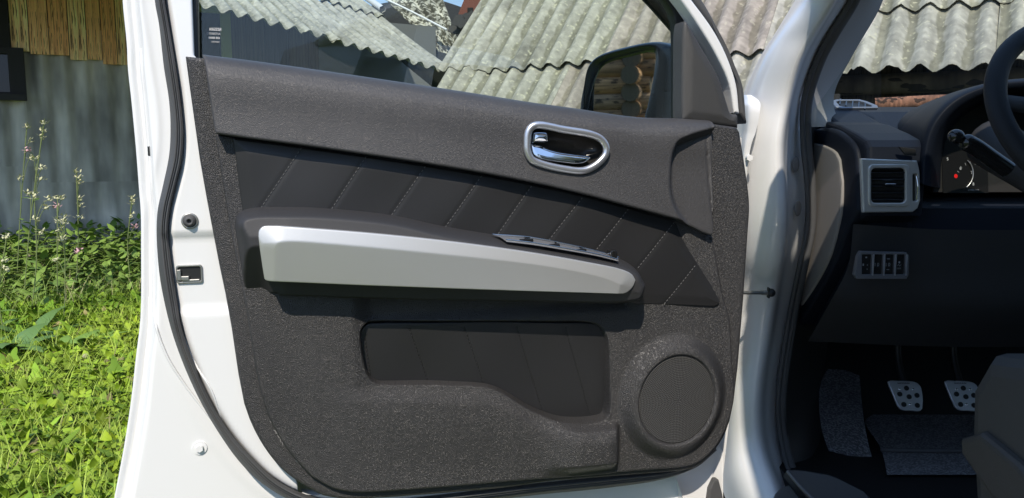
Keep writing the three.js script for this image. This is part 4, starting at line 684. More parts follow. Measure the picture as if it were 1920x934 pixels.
// --- shed on the left ---
{ const WF = new Frame(T(130, 300, 6.5).setY(0), 30);
  const shed = thing('shed', 'ramshackle shed clad in ochre boards and grey corrugated sheet under a sagging corrugated roof', 'shed', WF.world(0, 0, 0).toArray(), THREE.MathUtils.degToRad(30));
  const P = (x, y, n = 0) => WF.at(x, y, n);
  const wallTop = 2.75, xs = [-120, -60, 18, 53, 90, 127, 160, 188, 216, 245, 275, 305, 335];
  // gable boards
  for (let i = 0; i < xs.length - 1; i++) {
    if (xs[i] < 18) continue;
    const [u0] = P(xs[i], 50), [u1] = P(xs[i + 1], 50), vb = P(xs[i], 96 + (xs[i] - 18) * 0.13 + (R0() - 0.5) * 6)[1];
    put('board', box(u1 - u0 - 0.006, wallTop - vb, 0.022, (u0 + u1) / 2, (wallTop + vb) / 2, 0.03 + R0() * 0.008, 0), ochre[i % 3], shed);
  }
  // corrugated cladding below
  const [ua] = P(-260, 300), [ub] = P(345, 300), cl = std({ map: rep(dataTex(256, (u, v) => { const st = fbm(u, v * 0.2, 20, 401, 4), b = fbm(u, v, 5, 404, 4), k = 0.8 + 0.5 * (st - 0.5) + 0.35 * (b - 0.5); return [0.84 * k, 0.81 * k, 0.75 * k]; }, true), 1.7), roughness: 0.75, bumpMap: rep(softTex, 0.2), bumpScale: 0.001 });
  const vt = P(130, 100)[1], wA = V3(1, 0, 0), wB = V3(0, 1, 0);
  let k = 0; for (let u = ua; u < ub; u += 1.05) { put('corrugated_sheet', sheet(V3(0, 0, 0), wA, wB, u, Math.min(ub, u + 1.09), -0.05, vt + 0.2, { pitch: 0.15, amp: 0.022, seed: 40 + k, lift: k % 2 ? 0.004 : 0, rows: 4 }), cl, shed); k++; }
  // dark window with post and sill
  const win = put('window', (() => { const a = P(-60, 186), b = P(44, 92), w = b[0] - a[0], h = b[1] - a[1]; return extrude([[a[0], a[1]], [b[0], a[1]], [b[0], b[1]], [a[0], b[1]]], 0.05, 0.004, [[[a[0] + 0.06, a[1] + 0.06], [b[0] - 0.11, a[1] + 0.06], [b[0] - 0.11, b[1] - 0.05], [a[0] + 0.06, b[1] - 0.05]]]).translate(0, 0, 0.02); })(), std({ color: rgb(0.025, 0.022, 0.02), roughness: 0.9 }), shed);
  { const a = P(-50, 180), b = P(36, 98); put('pane', box(b[0] - a[0], b[1] - a[1], 0.004, (a[0] + b[0]) / 2, (a[1] + b[1]) / 2, 0.03), std({ color: rgb(0.008), roughness: 0.15 }), win); const s0 = P(-60, 181), s1 = P(49, 181); put('sill', box(s1[0] - s0[0], 0.045, 0.09, (s0[0] + s1[0]) / 2, s0[1], 0.06), std({ color: rgb(0.03, 0.027, 0.024), roughness: 0.9 }), win); }
  { const [a] = P(-20, 50), [b] = P(17, 50); put('corner_post', box(b - a, 1.4, 0.05, (a + b) / 2, P(0, 92)[1] + 0.7, 0.045), std({ color: rgb(0.018, 0.016, 0.014), roughness: 0.95 }), shed); }
  // wall under the eave, seen through the door window
  const [w0] = P(340, 80), [w1] = P(880, 120); let bi = 0;
  for (let u = w0; u < w1;) { const bw = 0.14 + R0() * 0.09; const v1 = WFtop(u); put('board', box(bw - 0.008, v1, 0.022, u + bw / 2, v1 / 2, -0.02 + R0() * 0.01), u > P(650, 120)[0] ? grey[1] : grey[bi % 3], shed); u += bw; bi++; }
  function WFtop(u) { const a = P(430, 20), b = P(870, 130); return clamp(lerp(a[1], b[1], (u - a[0]) / (b[0] - a[0])) - 0.02, 1.5, 2.5); }
  put('wall_core', [extrude([[w0 - 0.3, 0], [w1, 0], [w1, WFtop(w1) + 0.15], [w0 - 0.3, WFtop(w0) + 0.15]], 0.03).translate(0, 0, -0.08), box(P(345, 50)[0] - P(-260, 50)[0], 1.1, 0.03, (P(345, 50)[0] + P(-260, 50)[0]) / 2, 2.25, -0.04)], std({ color: rgb(0.03), roughness: 1 }), shed);
  // window with a yellow-green frame under the eave
  { const fr = std({ color: rgb(0.30, 0.33, 0.12), roughness: 0.7 }), bar = (x0, y0, x1, y1) => { const a = P(x0, y1, 0.02), b = P(x1, y0, 0.02); return box(b[0] - a[0], b[1] - a[1], 0.05, (a[0] + b[0]) / 2, (a[1] + b[1]) / 2, 0.035, 0.004); };
    const w = put('window', [bar(340, 8, 430, 20), bar(417, 20, 430, 150), bar(340, 150, 430, 160), bar(328, 8, 340, 160)], fr, shed, 'window with a yellow-green painted frame');
    const a = P(340, 150, 0.01), b = P(417, 20, 0.01); put('pane', box(b[0] - a[0], b[1] - a[1], 0.004, (a[0] + b[0]) / 2, (a[1] + b[1]) / 2, 0.02), std({ color: rgb(0.01, 0.012, 0.014), roughness: 0.08 }), w); }
  // grey sheet hung on the wall's far end
  { const a = P(600, 160, 0.03), b = P(818, 60, 0.03); put('wall_panel', box(b[0] - a[0], 1.1, 0.012, (a[0] + b[0]) / 2, P(700, 100)[1] - 0.25, 0.012), std({ color: rgb(0.16, 0.165, 0.165), roughness: 0.8 }), shed); }
  // roof
  const OV = 1.65, Er = WF.world(...WF.at(868, 142, OV), OV), El = WF.world(...WF.at(432, 24, OV), OV), A = Er.clone().sub(El), len = A.length(); A.normalize();  // eave overhang drawn out so its shade covers the wall
  const a22 = 22 * Math.PI / 180, B = V3(-0.5 * Math.cos(a22), Math.sin(a22), -0.866 * Math.cos(a22)), inv = shed.matrixWorld.clone().invert();
  const W0 = 1.05; let q = 0;
  for (let row = 0; row < 3; row++) for (let s = len; s > -3.4; s -= W0) {
    const g = sheet(El, A, B, s - W0 - 0.04, s, row * 1.9 - (row ? 0.12 : 0), row * 1.9 + 1.9, { lift: row * 0.022 + (q % 2) * 0.005, seed: 300 + q, amp: 0.020, pitch: 0.11, rows: 6, sag: -0.01 }); g.applyMatrix4(inv);
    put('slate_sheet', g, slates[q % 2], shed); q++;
  }
  // pale metal verge strip
  { const v = []; for (let t = 1.95; t <= 5.6; t += 0.5) v.push(El.clone().addScaledVector(A, len + 0.02).addScaledVector(B, t).add(V3(0, 0.07, 0))); hang('verge_strip', tube(v, 0.035, 20, 6).scale(1, 1, 1), std({ color: rgb(0.7), roughness: 0.5, metalness: 0.3 }), shed); }
  { const v = [0.1, 1.0, 1.95].map((t) => El.clone().addScaledVector(A, len - 0.02).addScaledVector(B, t).add(V3(0.05, -0.08, -0.05))), b = v.map((p) => p.clone().add(V3(0.05, -0.28, -0.1))); hang('verge_board', loft([v, b], 4, 2), std({ color: rgb(0.05, 0.055, 0.06), roughness: 0.8 }), shed); }
}
// --- loose sheet and rubble between the two roofs ---
{ const o = T(800, 100, 9.4), ls = thing('loose_roof_sheet', 'mossy speckled corrugated sheet lying askew between the two roofs', 'roof sheet', [o.x, 0, o.z]);
  const a = T(848, 122, 9.3), b = T(878, 128, 9.2), c = T(718, -6, 10.6), d = T(828, -8, 10.3);
  const moss = std({ map: rep(dataTex(256, (u, v) => { const k = fbm(u, v, 26, 505, 3), m = fbm(u, v, 6, 509, 3); const t = sstep(0.42, 0.60, k); return [lerp(0.36, 0.86, t) * (0.75 + 0.5 * (m - 0.3)), lerp(0.35, 0.85, t) * (0.75 + 0.5 * (m - 0.3)), lerp(0.30, 0.79, t) * (0.75 + 0.5 * (m - 0.3))]; }, true), 1.0), roughness: 0.95, bumpMap: rep(softTex, 0.15), bumpScale: 0.006 });
  const n = 64, rows = 10, pos = [], uv = [], idx = [], N = b.clone().sub(a).cross(c.clone().sub(a)).normalize(); if (N.z < 0) N.negate();
  for (let j = 0; j <= rows; j++) for (let i = 0; i <= n; i++) { const p = a.clone().lerp(b, i / n).lerp(c.clone().lerp(d, i / n), j / rows).addScaledVector(N, 0.018 * Math.sin(i / n * 5.5 * 2 * Math.PI)); pos.push(p.x, p.y, p.z); uv.push(i / n * 0.8, j / rows * 2); }
  for (let j = 0; j < rows; j++) for (let i = 0; i < n; i++) { const k = j * (n + 1) + i; idx.push(k, k + 1, k + n + 2, k, k + n + 2, k + n + 1); }
  hang('sheet', geo(pos, idx, uv), moss, ls);
  hang('pale_rod', tube([T(700, -12, 10.3), T(760, 16, 9.9), T(838, 56, 9.3)], 0.012, 12, 6), std({ color: rgb(0.75), roughness: 0.5 }), ls);
  hang('prop', [tube([o.clone().setY(0), o.clone()], 0.05, 4, 8)], grey[1], ls);
}
{ const o = T(800, 30, 11.5), dk = thing('dark_lean_to', 'dark tarred lean-to roof behind the loose sheet', 'roof', [o.x, 0, o.z]);
  const tar = std({ color: rgb(0.02, 0.02, 0.021), roughness: 0.9 });
  hang('tarred_sheet', loft([[T(690, 12, 11), T(740, 2, 11.4), T(800, -4, 11.6), T(850, 8, 11.4), T(905, 30, 11)], [T(690, 60, 10.8), T(740, 60, 11), T(800, 70, 11), T(850, 80, 10.8), T(905, 80, 10.5)], [T(690, 190, 10.8), T(740, 190, 11), T(800, 190, 11), T(850, 190, 10.8), T(905, 190, 10.5)]], 5, 4), tar, dk);
  hang('post', tube([o.clone().setY(0), o.clone()], 0.06, 3, 8), tar, dk);
  const rd = thing('rusty_sheet', 'red-brown painted metal sheet on the dark lean-to', 'roof sheet', [T(880, 8, 11).x, 0, -11]);
  hang('sheet', extrude([[-0.16, -0.1], [0.14, -0.12], [0.34, 0.35], [0.05, 0.4]], 0.006).translate(T(882, 12, 10.6).x, T(882, 12, 10.6).y, -10.6), std({ color: rgb(0.16, 0.05, 0.035), roughness: 0.7 }), rd);
  hang('post', tube([V3(T(882, 12, 10.62).x, 0, -10.66), V3(T(882, 12, 10.62).x, T(882, 30, 10.62).y + 0.1, -10.62)], 0.05, 3, 8), tar, rd);
  // torn roofing felt
  const r = rng(5), list = [], fo = T(885, 45, 7.0), felt = thing('torn_roofing_felt', 'torn grey roofing felt crumpled on the roof corner', 'roofing felt', [fo.x, 0, fo.z]);
  for (let k = 0; k < 9; k++) { const c = T(858 + (k % 5) * 11 + r() * 6, 34 + Math.floor(k / 5) * 14 + r() * 8, 6.9 + r() * 0.15), pts = []; const m = 9; for (let i = 0; i < m; i++) { const t = i / m * 6.283, R = 0.03 + r() * 0.045; pts.push([R * Math.cos(t) * 1.3, R * Math.sin(t)]); } list.push(extrude(pts, 0.006, 0.002).rotateX(-0.6 + r() * 0.8).rotateY(r() - 0.5).translate(c.x, c.y, c.z)); }
  hang('felt_scraps', list, std({ color: rgb(0.05, 0.05, 0.052), roughness: 0.9 }), felt).userData.kind = 'stuff';
}
// --- barn with the big corrugated roof ---
{ const P0 = T(900, 138, 6.1), A = V3(0.852, 0, 0.523).normalize(), e = 46 * Math.PI / 180, B = V3(0.523 * Math.cos(e), Math.sin(e), -0.852 * Math.cos(e));
  const barn = thing('barn', 'low barn with a steep weathered corrugated roof behind the open door', 'barn', [P0.x, 0, P0.z], 0), inv = barn.matrixWorld.clone().invert();
  let q = 0; const W = 1.05;
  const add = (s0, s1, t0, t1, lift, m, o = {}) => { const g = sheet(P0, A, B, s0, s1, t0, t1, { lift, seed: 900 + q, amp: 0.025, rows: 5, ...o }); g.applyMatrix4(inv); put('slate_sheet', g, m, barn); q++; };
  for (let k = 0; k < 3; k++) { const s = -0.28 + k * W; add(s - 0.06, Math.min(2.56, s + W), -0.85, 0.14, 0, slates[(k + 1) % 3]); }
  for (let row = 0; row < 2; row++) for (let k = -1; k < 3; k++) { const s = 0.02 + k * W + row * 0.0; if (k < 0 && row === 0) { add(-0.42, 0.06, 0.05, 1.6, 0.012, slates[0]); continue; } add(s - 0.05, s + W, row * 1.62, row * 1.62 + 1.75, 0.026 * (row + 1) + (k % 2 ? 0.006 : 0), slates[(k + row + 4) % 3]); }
  // nearer bay: its eave ends lower, rows staggered
  const tE = (T(1600, 146, 4.72).y - P0.y) / Math.sin(e);
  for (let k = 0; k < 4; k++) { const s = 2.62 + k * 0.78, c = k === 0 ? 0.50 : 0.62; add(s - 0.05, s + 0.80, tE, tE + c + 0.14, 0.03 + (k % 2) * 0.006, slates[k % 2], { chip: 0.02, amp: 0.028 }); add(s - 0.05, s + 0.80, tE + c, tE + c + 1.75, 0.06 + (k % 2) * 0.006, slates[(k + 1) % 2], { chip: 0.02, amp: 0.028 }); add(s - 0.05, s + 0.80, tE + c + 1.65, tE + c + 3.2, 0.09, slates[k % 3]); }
  // walls below the eaves
  const wall = (s0, s1, t, back) => { const b = P0.clone().addScaledVector(B, t).add(V3(0.523, 0, -0.852).multiplyScalar(back)); const n = Math.round((s1 - s0) / 0.17); for (let i = 0; i < n; i++) { const s = lerp(s0, s1, (i + 0.5) / n), p = b.clone().addScaledVector(A, s), h = p.y + 0.12; hang('wall_board', box((s1 - s0) / n - 0.006, h, 0.025).rotateY(Math.atan2(-A.z, A.x)).translate(p.x, h / 2, p.z), grey[i % 3], barn); } };
  for (const [s0, s1, t, bk] of [[-0.3, 2.6, -0.85, 0.40], [2.2, 5.7, tE, 0.50]]) { const p = P0.clone().addScaledVector(B, t).add(V3(0.523, 0, -0.852).multiplyScalar(bk)).addScaledVector(A, (s0 + s1) / 2), h = p.y + 0.35; hang('wall_core', box(s1 - s0, h, 0.03).rotateY(Math.atan2(-A.z, A.x)).translate(p.x, h / 2, p.z), std({ color: rgb(0.03), roughness: 1 }), barn); }
  wall(-0.3, 2.6, -0.85, 0.35); wall(2.3, 5.7, tE, 0.45);
  hang('beam', (() => { const a = P0.clone().addScaledVector(B, tE).add(V3(0.523, 0, -0.852).multiplyScalar(0.32)); return tube([a.clone().addScaledVector(A, 2.5).add(V3(0, -0.03, 0)), a.clone().addScaledVector(A, 5.7).add(V3(0, -0.03, 0))], 0.06, 4, 10); })(), grey[2], barn);
  // trunk lying along the wall
  { const a = T(1640, 196, 4.35), b = T(1760, 190, 4.25); const lg = thing('beam_on_trestle', 'brown timber beam lying in front of the barn wall', 'timber', [a.x, 0, a.z]); hang('timber', tube([a, a.clone().lerp(b, 0.5), b, b.clone().add(V3(0.6, 0, 0.1))], 0.035, 10, 10), wood(31, [0.6, 0.42, 0.33]), lg); hang('trestle', [tube([a.clone().setY(0), a.clone().add(V3(0.08, -0.03, 0))], 0.03, 3, 8), tube([b.clone().setY(0), b.clone().add(V3(0, -0.03, 0))], 0.03, 3, 8)], grey[0], lg); }
}
// --- log house off to the left: only the door mirror shows it ---
{ const H = thing('log_house', 'weathered log house with crossed log ends, mirrored in the door mirror', 'log house', [-8.8, 0, -2.12], 0.14);
  const lm = [wood(61, [0.86, 0.66, 0.46]), wood(62, [0.78, 0.60, 0.42]), wood(63, [0.74, 0.60, 0.46])], end = std({ map: rep(dataTex(128, (u, v) => { const r = Math.hypot(u - 0.5, v - 0.5), k = 0.55 + 0.18 * Math.sin(r * 90) + 0.4 * (fbm(u, v, 8, 71, 3) - 0.5); return [0.62 * k, 0.55 * k, 0.44 * k]; }, true), 0.25), roughness: 0.95 });
  const log = (L, r, seed) => { const q = rng(seed), g = new THREE.CylinderGeometry(r, r * 1.02, L, 18, 6, true), p = g.attributes.position; for (let i = 0; i < p.count; i++) { const k = 1 + 0.03 * Math.sin(p.getY(i) * 3 + seed) ; p.setX(i, p.getX(i) * k); p.setZ(i, p.getZ(i) * k); } g.computeVertexNormals(); const uv = g.attributes.uv; for (let i = 0; i < uv.count; i++) uv.setXY(i, uv.getX(i) * 0.7, uv.getY(i) * L); return g.rotateZ(Math.PI / 2); };
  for (let k = 0; k < 14; k++) {
    const y = 0.13 + k * 0.215;
    for (const dir of [0, 1]) {
      const L = 4.2, over = 0.22 + hash2(k, dir, 3) * 0.14, yy = y + dir * 0.107, g = log(L, 0.122, k * 2 + dir).translate(-L / 2 + over, 0, 0);
      const cap = new THREE.CircleGeometry(0.122, 18).rotateY(Math.PI / 2).translate(over - 0.001, 0, 0);
      if (dir) { g.rotateY(-Math.PI / 2); cap.rotateY(-Math.PI / 2); }
      const o = put('log', g.translate(0, yy, 0), lm[(k + dir) % 3], H); put('log_end', cap.translate(0, yy, 0), end, o);
    }
  }
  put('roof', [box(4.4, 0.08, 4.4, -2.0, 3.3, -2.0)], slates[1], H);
  const w = put('window', [box(0.9, 0.08, 0.06, 0, 0.5, 0), box(0.9, 0.08, 0.06, 0, -0.5, 0), box(0.08, 1.0, 0.06, -0.45, 0, 0), box(0.08, 1.0, 0.06, 0.45, 0, 0)], std({ color: rgb(0.10, 0.20, 0.42), roughness: 0.6 }), H, 'blue painted window frame'); w.position.set(0.14, 1.7, -1.7); w.rotation.y = Math.PI / 2;
  put('pane', box(0.86, 0.96, 0.01), M.gloss, w);
}

// ---------- ground and plants ----------
{ const gt = dataTex(512, (u, v) => { const a = fbm(u, v, 10, 601, 5), b = fbm(u, v, 60, 603, 3), t = sstep(0.35, 0.6, a); return [lerp(0.24, 0.30, t) * (0.6 + 0.7 * b), lerp(0.22, 0.38, t) * (0.6 + 0.7 * b), lerp(0.13, 0.12, t) * (0.6 + 0.7 * b)]; }, true); gt.repeat.set(80, 80);
  const g = new THREE.Mesh(new THREE.PlaneGeometry(240, 240).rotateX(-Math.PI / 2), std({ map: gt, roughness: 1 })); g.name = 'ground'; g.receiveShadow = true; g.userData = { kind: 'structure' }; scene.add(g); }
const leafM = phy({ color: rgb(1), roughness: 0.55, specularIntensity: 0.4 });
// leaf blade along +y, folded along the midrib, arched towards +z
function leafGeo(w, l, fold = 0.25, arch = 0.3, lobes = 0, seg = 5) {
  const pos = [], uv = [], idx = [];
  for (let i = 0; i <= seg; i++) { const t = i / seg, k = Math.sin(Math.PI * Math.pow(t, 0.75)) * (1 - 0.25 * t) + (i === 0 ? 0.05 : 0), ww = w / 2 * Math.max(0.02, k) * (lobes && i % 2 ? 1 - lobes : 1), y = l * Math.sin(t * arch * 1.6) / (arch * 1.6), z = l * (1 - Math.cos(t * arch * 1.6)) / (arch * 1.6);
    pos.push(-ww, y, z + ww * fold, 0, y, z, ww, y, z + ww * fold); uv.push(0, t, 0.5, t, 1, t); }
  for (let i = 0; i < seg; i++) { const a = 3 * i; idx.push(a, a + 1, a + 4, a, a + 4, a + 3, a + 1, a + 2, a + 5, a + 1, a + 5, a + 4); }
  return geo(pos, idx, uv);
}
function bladeGeo(w, l, bend, seg = 6) {
  const pos = [], uv = [], idx = [];
  for (let i = 0; i <= seg; i++) { const t = i / seg, a = t * bend, y = l * Math.sin(a) / bend, z = l * (1 - Math.cos(a)) / bend, ww = w / 2 * (1 - Math.pow(t, 1.6)); pos.push(-ww, y, z, ww, y, z); uv.push(0, t, 1, t); }
  for (let i = 0; i < seg; i++) { const a = 2 * i; idx.push(a, a + 1, a + 3, a, a + 3, a + 2); }
  return geo(pos, idx, uv);
}
const RP = rng(4242);
// lawn spots: dense where the photograph looks at it, thinner round about; nothing under the car
function spot(k) {
  for (;;) {
    let x, z;
    if (RP() < 0.84) { z = -(1.3 + 6.2 * Math.pow(RP(), 0.85)); x = z * lerp(0.36, 0.86, RP()); }
    else { x = lerp(-9, 0.2, RP()); z = lerp(-9, 4, RP()); }
    const wu = (x + 3.65) * 0.866 - (z + 6.5) * 0.5, wn = (x + 3.65) * 0.5 + (z + 6.5) * 0.866;   // beside the shed wall
    if (wn < 0.06 && wu < 5) continue; if (x < -8.2 && z < -1.7) continue;
    return [x, z];
  }
}
const Q = new THREE.Quaternion(), Q2 = new THREE.Quaternion(), Y = V3(0, 1, 0), X = V3(1, 0, 0), MX = new THREE.Matrix4(), COL = new THREE.Color();
function lawn(name, g, count, place, color, label, category) {
  const im = new THREE.InstancedMesh(g, leafM, count); im.name = name; im.castShadow = im.receiveShadow = true;
  for (let i = 0; i < count; i++) { const [x, z] = spot(), o = place(x, z); Q.setFromAxisAngle(Y, RP() * 6.283); Q2.setFromAxisAngle(X, o.tilt); Q.multiply(Q2); MX.compose(V3(x, o.y, z), Q, V3(o.s, o.s, o.s)); im.setMatrixAt(i, MX); const c = color(x, z); im.setColorAt(i, COL.setRGB(c[0], c[1], c[2])); }
  im.userData = { kind: 'stuff', label, category }; scene.add(im); return im;
}
const patch = (x, z, s) => fbm((x + 20) / 40, (z + 20) / 40, 40, s, 3);
const green = (a, b) => (x, z) => { const t = clamp(patch(x, z, 71) * 1.4 - 0.2 + (RP() - 0.5) * 0.5), k = 0.5 + RP() * 0.8; const dry = RP() < 0.03 ? 1 : 0; return dry ? [0.26 * k, 0.22 * k, 0.09 * k] : [lerp(a[0], b[0], t) * k, lerp(a[1], b[1], t) * k, lerp(a[2], b[2], t) * k]; };
const oval = leafGeo(0.034, 0.052, 0.2, 0.5, 0, 4), lobed = leafGeo(0.06, 0.16, 0.22, 0.7, 0.35, 7), blade = bladeGeo(0.0045, 0.15, 0.9, 5);
const trefoil = merge([0, 1, 2].map((k) => leafGeo(0.026, 0.028, 0.2, 0.3, 0, 3).rotateX(1.25).translate(0, 0.055, 0).rotateY(k * 2.094)).concat([bladeGeo(0.0025, 0.055, 0.1, 2)]));
lawn('clover', trefoil, 42000, (x, z) => ({ y: -0.03 + RP() * 0.09, s: 0.5 + RP() * 0.8, tilt: (RP() - 0.5) * 1.3 }), green([0.15, 0.26, 0.018], [0.28, 0.39, 0.03]), 'bright green clover covering the lawn', 'clover');
lawn('ground_leaves', oval, 40000, (x, z) => ({ y: RP() * 0.11, s: 0.35 + RP() * 0.9, tilt: -0.2 + RP() * 1.7 }), green([0.11, 0.21, 0.016], [0.29, 0.39, 0.03]), 'low oval weed leaves among the clover', 'ground cover');
lawn('dandelion_leaves', lobed, 6500, (x, z) => ({ y: 0.0, s: 0.6 + RP() * 0.9, tilt: 0.1 + RP() * 1.0 }), green([0.11, 0.22, 0.018], [0.22, 0.35, 0.03]), 'jagged dandelion leaves among the clover', 'ground cover');
lawn('grass', blade, 44000, (x, z) => ({ y: 0, s: 0.6 + RP() * 1.0, tilt: RP() * 0.6 }), green([0.20, 0.31, 0.035], [0.36, 0.45, 0.07]), 'fine green grass growing through the lawn', 'grass');
// rough growth along the shed wall
{ const n = 12000, im = new THREE.InstancedMesh(bladeGeo(0.008, 0.62, 1.2, 7), leafM, n), m = 17000, il = new THREE.InstancedMesh(leafGeo(0.05, 0.085, 0.2, 0.5, 0.1, 5), leafM, m);
  const along = () => { const u = lerp(-2.2, 3.6, RP()), d = 0.08 + Math.pow(RP(), 1.1) * 1.7; return [-3.65 + 0.866 * u + 0.5 * d, -6.5 - 0.5 * u + 0.866 * d, d]; };
  for (let i = 0; i < n; i++) { const [x, z, d] = along(), s = (0.35 + RP() * 0.8) * lerp(1.0, 0.55, clamp(d / 1.7)); Q.setFromAxisAngle(Y, RP() * 6.283); Q2.setFromAxisAngle(X, RP() * 0.5); MX.compose(V3(x, 0, z), Q.multiply(Q2), V3(s, s, s)); im.setMatrixAt(i, MX); const k = 0.8 + RP() * 0.5, dry = RP() < 0.2; im.setColorAt(i, dry ? COL.setRGB(0.36 * k, 0.34 * k, 0.17 * k) : COL.setRGB(0.20 * k, 0.28 * k, 0.07 * k)); }
  for (let i = 0; i < m; i++) { const [x, z, d] = along(), s = 0.6 + RP() * 0.9; Q.setFromAxisAngle(Y, RP() * 6.283); Q2.setFromAxisAngle(X, 0.3 + RP() * 1.1); MX.compose(V3(x, RP() * 0.55 * lerp(1.0, 0.15, clamp(d / 1.6)), z), Q.multiply(Q2), V3(s, s, s)); il.setMatrixAt(i, MX); const k = 0.7 + RP() * 0.6; il.setColorAt(i, COL.setRGB(0.16 * k, 0.25 * k, 0.05 * k)); }
  im.name = 'tall_grass'; im.userData = { kind: 'stuff', label: 'tall half-dry grass along the shed wall', category: 'grass' }; il.name = 'wall_weeds'; il.userData = { kind: 'stuff', label: 'leafy weeds along the foot of the shed wall', category: 'weeds' };
  for (const o of [im, il]) { o.castShadow = o.receiveShadow = true; scene.add(o); } }
// single plants
const stemM = std({ color: rgb(0.16, 0.20, 0.07), roughness: 0.7 }), leafG = std({ color: rgb(0.13, 0.22, 0.05), roughness: 0.5 }), leafD = std({ color: rgb(0.11, 0.20, 0.055), roughness: 0.45 }), leafY = std({ color: rgb(0.16, 0.27, 0.05), roughness: 0.45 }), bloomW = std({ color: rgb(0.50, 0.49, 0.29), roughness: 0.8 }), bloomP = std({ color: rgb(0.60, 0.36, 0.38), roughness: 0.8 }), deadM = std({ color: rgb(0.09, 0.035, 0.02), roughness: 0.9 });
function weed(px, py, depth, topx, topy, label, seed, heads = 6) {
  const r = rng(seed), foot = T(px, py, depth).setY(0), tip = T(topx, topy, depth), H = tip.y;
  const t = thing('flowering_weed', label, 'weed', foot.toArray(), 0, undefined), d = tip.clone().sub(foot), mid = V3(d.x * 0.3 + 0.09 * (r() - 0.5), H * 0.5, 0.06 * (r() - 0.5)), end = V3(d.x, H, 0);
  const c = new THREE.CatmullRomCurve3([V3(0, 0, 0), mid, end]); put('stem', new THREE.TubeGeometry(c, 14, 0.0034, 6), stemM, t);
  for (let k = 0; k < 5; k++) { const p = c.getPoint(0.12 + k * 0.12), l = put('leaf', leafGeo(0.05, 0.13 - k * 0.012, 0.2, 0.6, 0.15, 6).rotateX(0.7 + r() * 0.5), leafG, t); l.position.copy(p); l.rotation.y = r() * 6.283; }
  for (let k = 0; k < heads; k++) {
    const p = c.getPoint(0.55 + 0.45 * (k + 1) / heads), q = p.clone().add(V3((r() - 0.5) * 0.13, 0.02 + r() * 0.05, (r() - 0.5) * 0.13)); if (k === heads - 1) q.copy(p);
    const parts = []; for (let i = 0; i < 11; i++) parts.push(leafGeo(0.013, 0.03, 0.3, 0.4, 0, 3).rotateX(0.3 + r() * 0.9).rotateY(i * 0.9 + r()).translate((r() - 0.5) * 0.035, (r() - 0.5) * 0.03, (r() - 0.5) * 0.035)); parts.push(new THREE.IcosahedronGeometry(0.009, 1));
    const hd = put('flower_head', merge(parts), r() < 0.93 ? bloomW : bloomP, t); hd.position.copy(q);
    put('stalk', tube([c.getPoint(clamp(0.45 + 0.45 * (k + 1) / heads)), q.clone().lerp(p, 0.4), q], 0.0022, 6, 5).translate(-q.x, -q.y, -q.z), stemM, hd);
  }
}
weed(30, 430, 5.2, 82, 232, 'tall bent weed with pale flower heads rising against the corrugated wall', 1, 8);
weed(18, 420, 5.6, 50, 238, 'dark slender weed stalk beside the tall bent weed', 2, 4);
weed(132, 470, 5.4, 143, 322, 'upright weed with a flat cluster of pale flowers, taller than the grass behind it', 3, 6);
weed(48, 500, 4.9, 64, 368, 'short weed with a pale flower head at the edge of the dark corner', 4, 5);
weed(100, 480, 5.2, 108, 372, 'low weed with small pale flower heads between taller stalks', 5, 6);
weed(112, 540, 4.6, 120, 418, 'weed with pinkish flower heads in front of the tall grass', 6, 6);
weed(245, 470, 5.6, 247, 372, 'weed stalk beside the edge of the car door', 7, 4);
weed(6, 560, 4.2, 12, 446, 'weed with one pale flower cluster in the dark corner', 8, 4);
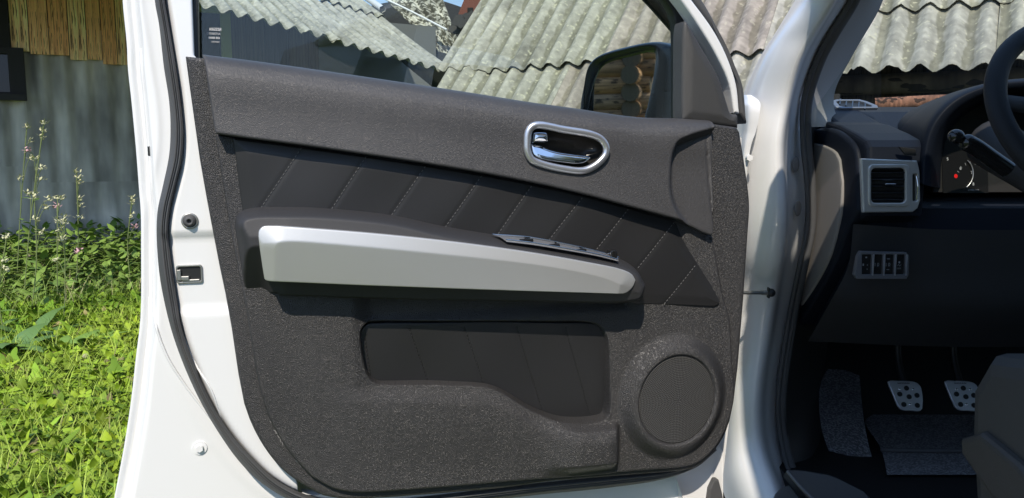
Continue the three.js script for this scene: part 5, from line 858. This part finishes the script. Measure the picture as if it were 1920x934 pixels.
function leafyPlant(px, py, label, seed, n, len, wid, mat, name = 'broadleaf_plant', cat = 'plant') {
  const d = ray(px, py), k = -CAM.y / d.y, p = CAM.clone().addScaledVector(d, k), r = rng(seed), t = thing(name, label, cat, [p.x, 0, p.z], 0);
  for (let i = 0; i < n; i++) { const l = put('leaf', leafGeo(wid * (0.7 + r() * 0.5), len * (0.75 + r() * 0.5), 0.25, 0.75, 0.08, 8).rotateX(0.45 + r() * 0.6), mat, t); l.rotation.y = i * 2.4 + r() * 0.6; l.position.y = 0.05; }
  return t;
}
leafyPlant(60, 655, 'dock plant with long arching leaves', 31, 9, 0.34, 0.11, leafD);
leafyPlant(15, 690, 'burdock-like plant with wide leaves beside the dock plant', 32, 8, 0.30, 0.16, leafD);
leafyPlant(118, 690, 'light green broad-leaved plant next to a brown tuft', 33, 7, 0.24, 0.10, leafY);
leafyPlant(170, 675, 'yellow-green sow-thistle rosette near a clover head', 34, 8, 0.22, 0.08, leafY);
leafyPlant(30, 480, 'bushy plant in the shaded corner by the wall', 35, 16, 0.42, 0.12, leafD);
leafyPlant(52, 590, 'withered reddish-brown tuft of leaves', 36, 10, 0.12, 0.05, deadM, 'withered_tuft', 'dead leaves');
leafyPlant(70, 860, 'light green plantain rosette with rounded leaves', 37, 9, 0.14, 0.075, leafY);
leafyPlant(150, 890, 'small plantain rosette low in the clover', 38, 8, 0.11, 0.06, leafY);
for (const [px, py, h, m, lab] of [[118, 445, 0.34, bloomP, 'pink clover head among the tall weeds'], [152, 492, 0.2, bloomP, 'pale pink clover head above the lawn'], [160, 668, 0.12, bloomW, 'grey-white clover head on a bare leaning stalk'], [128, 535, 0.12, bloomW, 'white clover head near the withered tuft'], [145, 545, 0.10, bloomW, 'whitish clover head beside the white one'], [256, 598, 0.1, bloomW, 'small clover head close to the door edge'], [58, 442, 0.3, bloomW, 'white flower head under the short weed']]) {
  const d = ray(px, py), k = (h - CAM.y) / d.y, p = CAM.clone().addScaledVector(d, Math.min(k, 6)), t = thing('clover_flower', lab, 'flower', [p.x, 0, p.z], 0), g = [];
  for (let i = 0; i < 40; i++) { const a = Math.acos(1 - 2 * (i + 0.5) / 40), b = i * 2.4; g.push(new THREE.ConeGeometry(0.0028, 0.012, 4).translate(0, 0.011, 0).rotateX(a).rotateY(b)); }
  put('flower_head', merge(g).translate(0, h, 0), m, t); put('stem', tube([V3(-0.02, 0, 0.01), V3(-0.008, h * 0.6, 0), V3(0, h, 0)], 0.0022, 8, 5), stemM, t);
}
renderer.render(scene, camera);
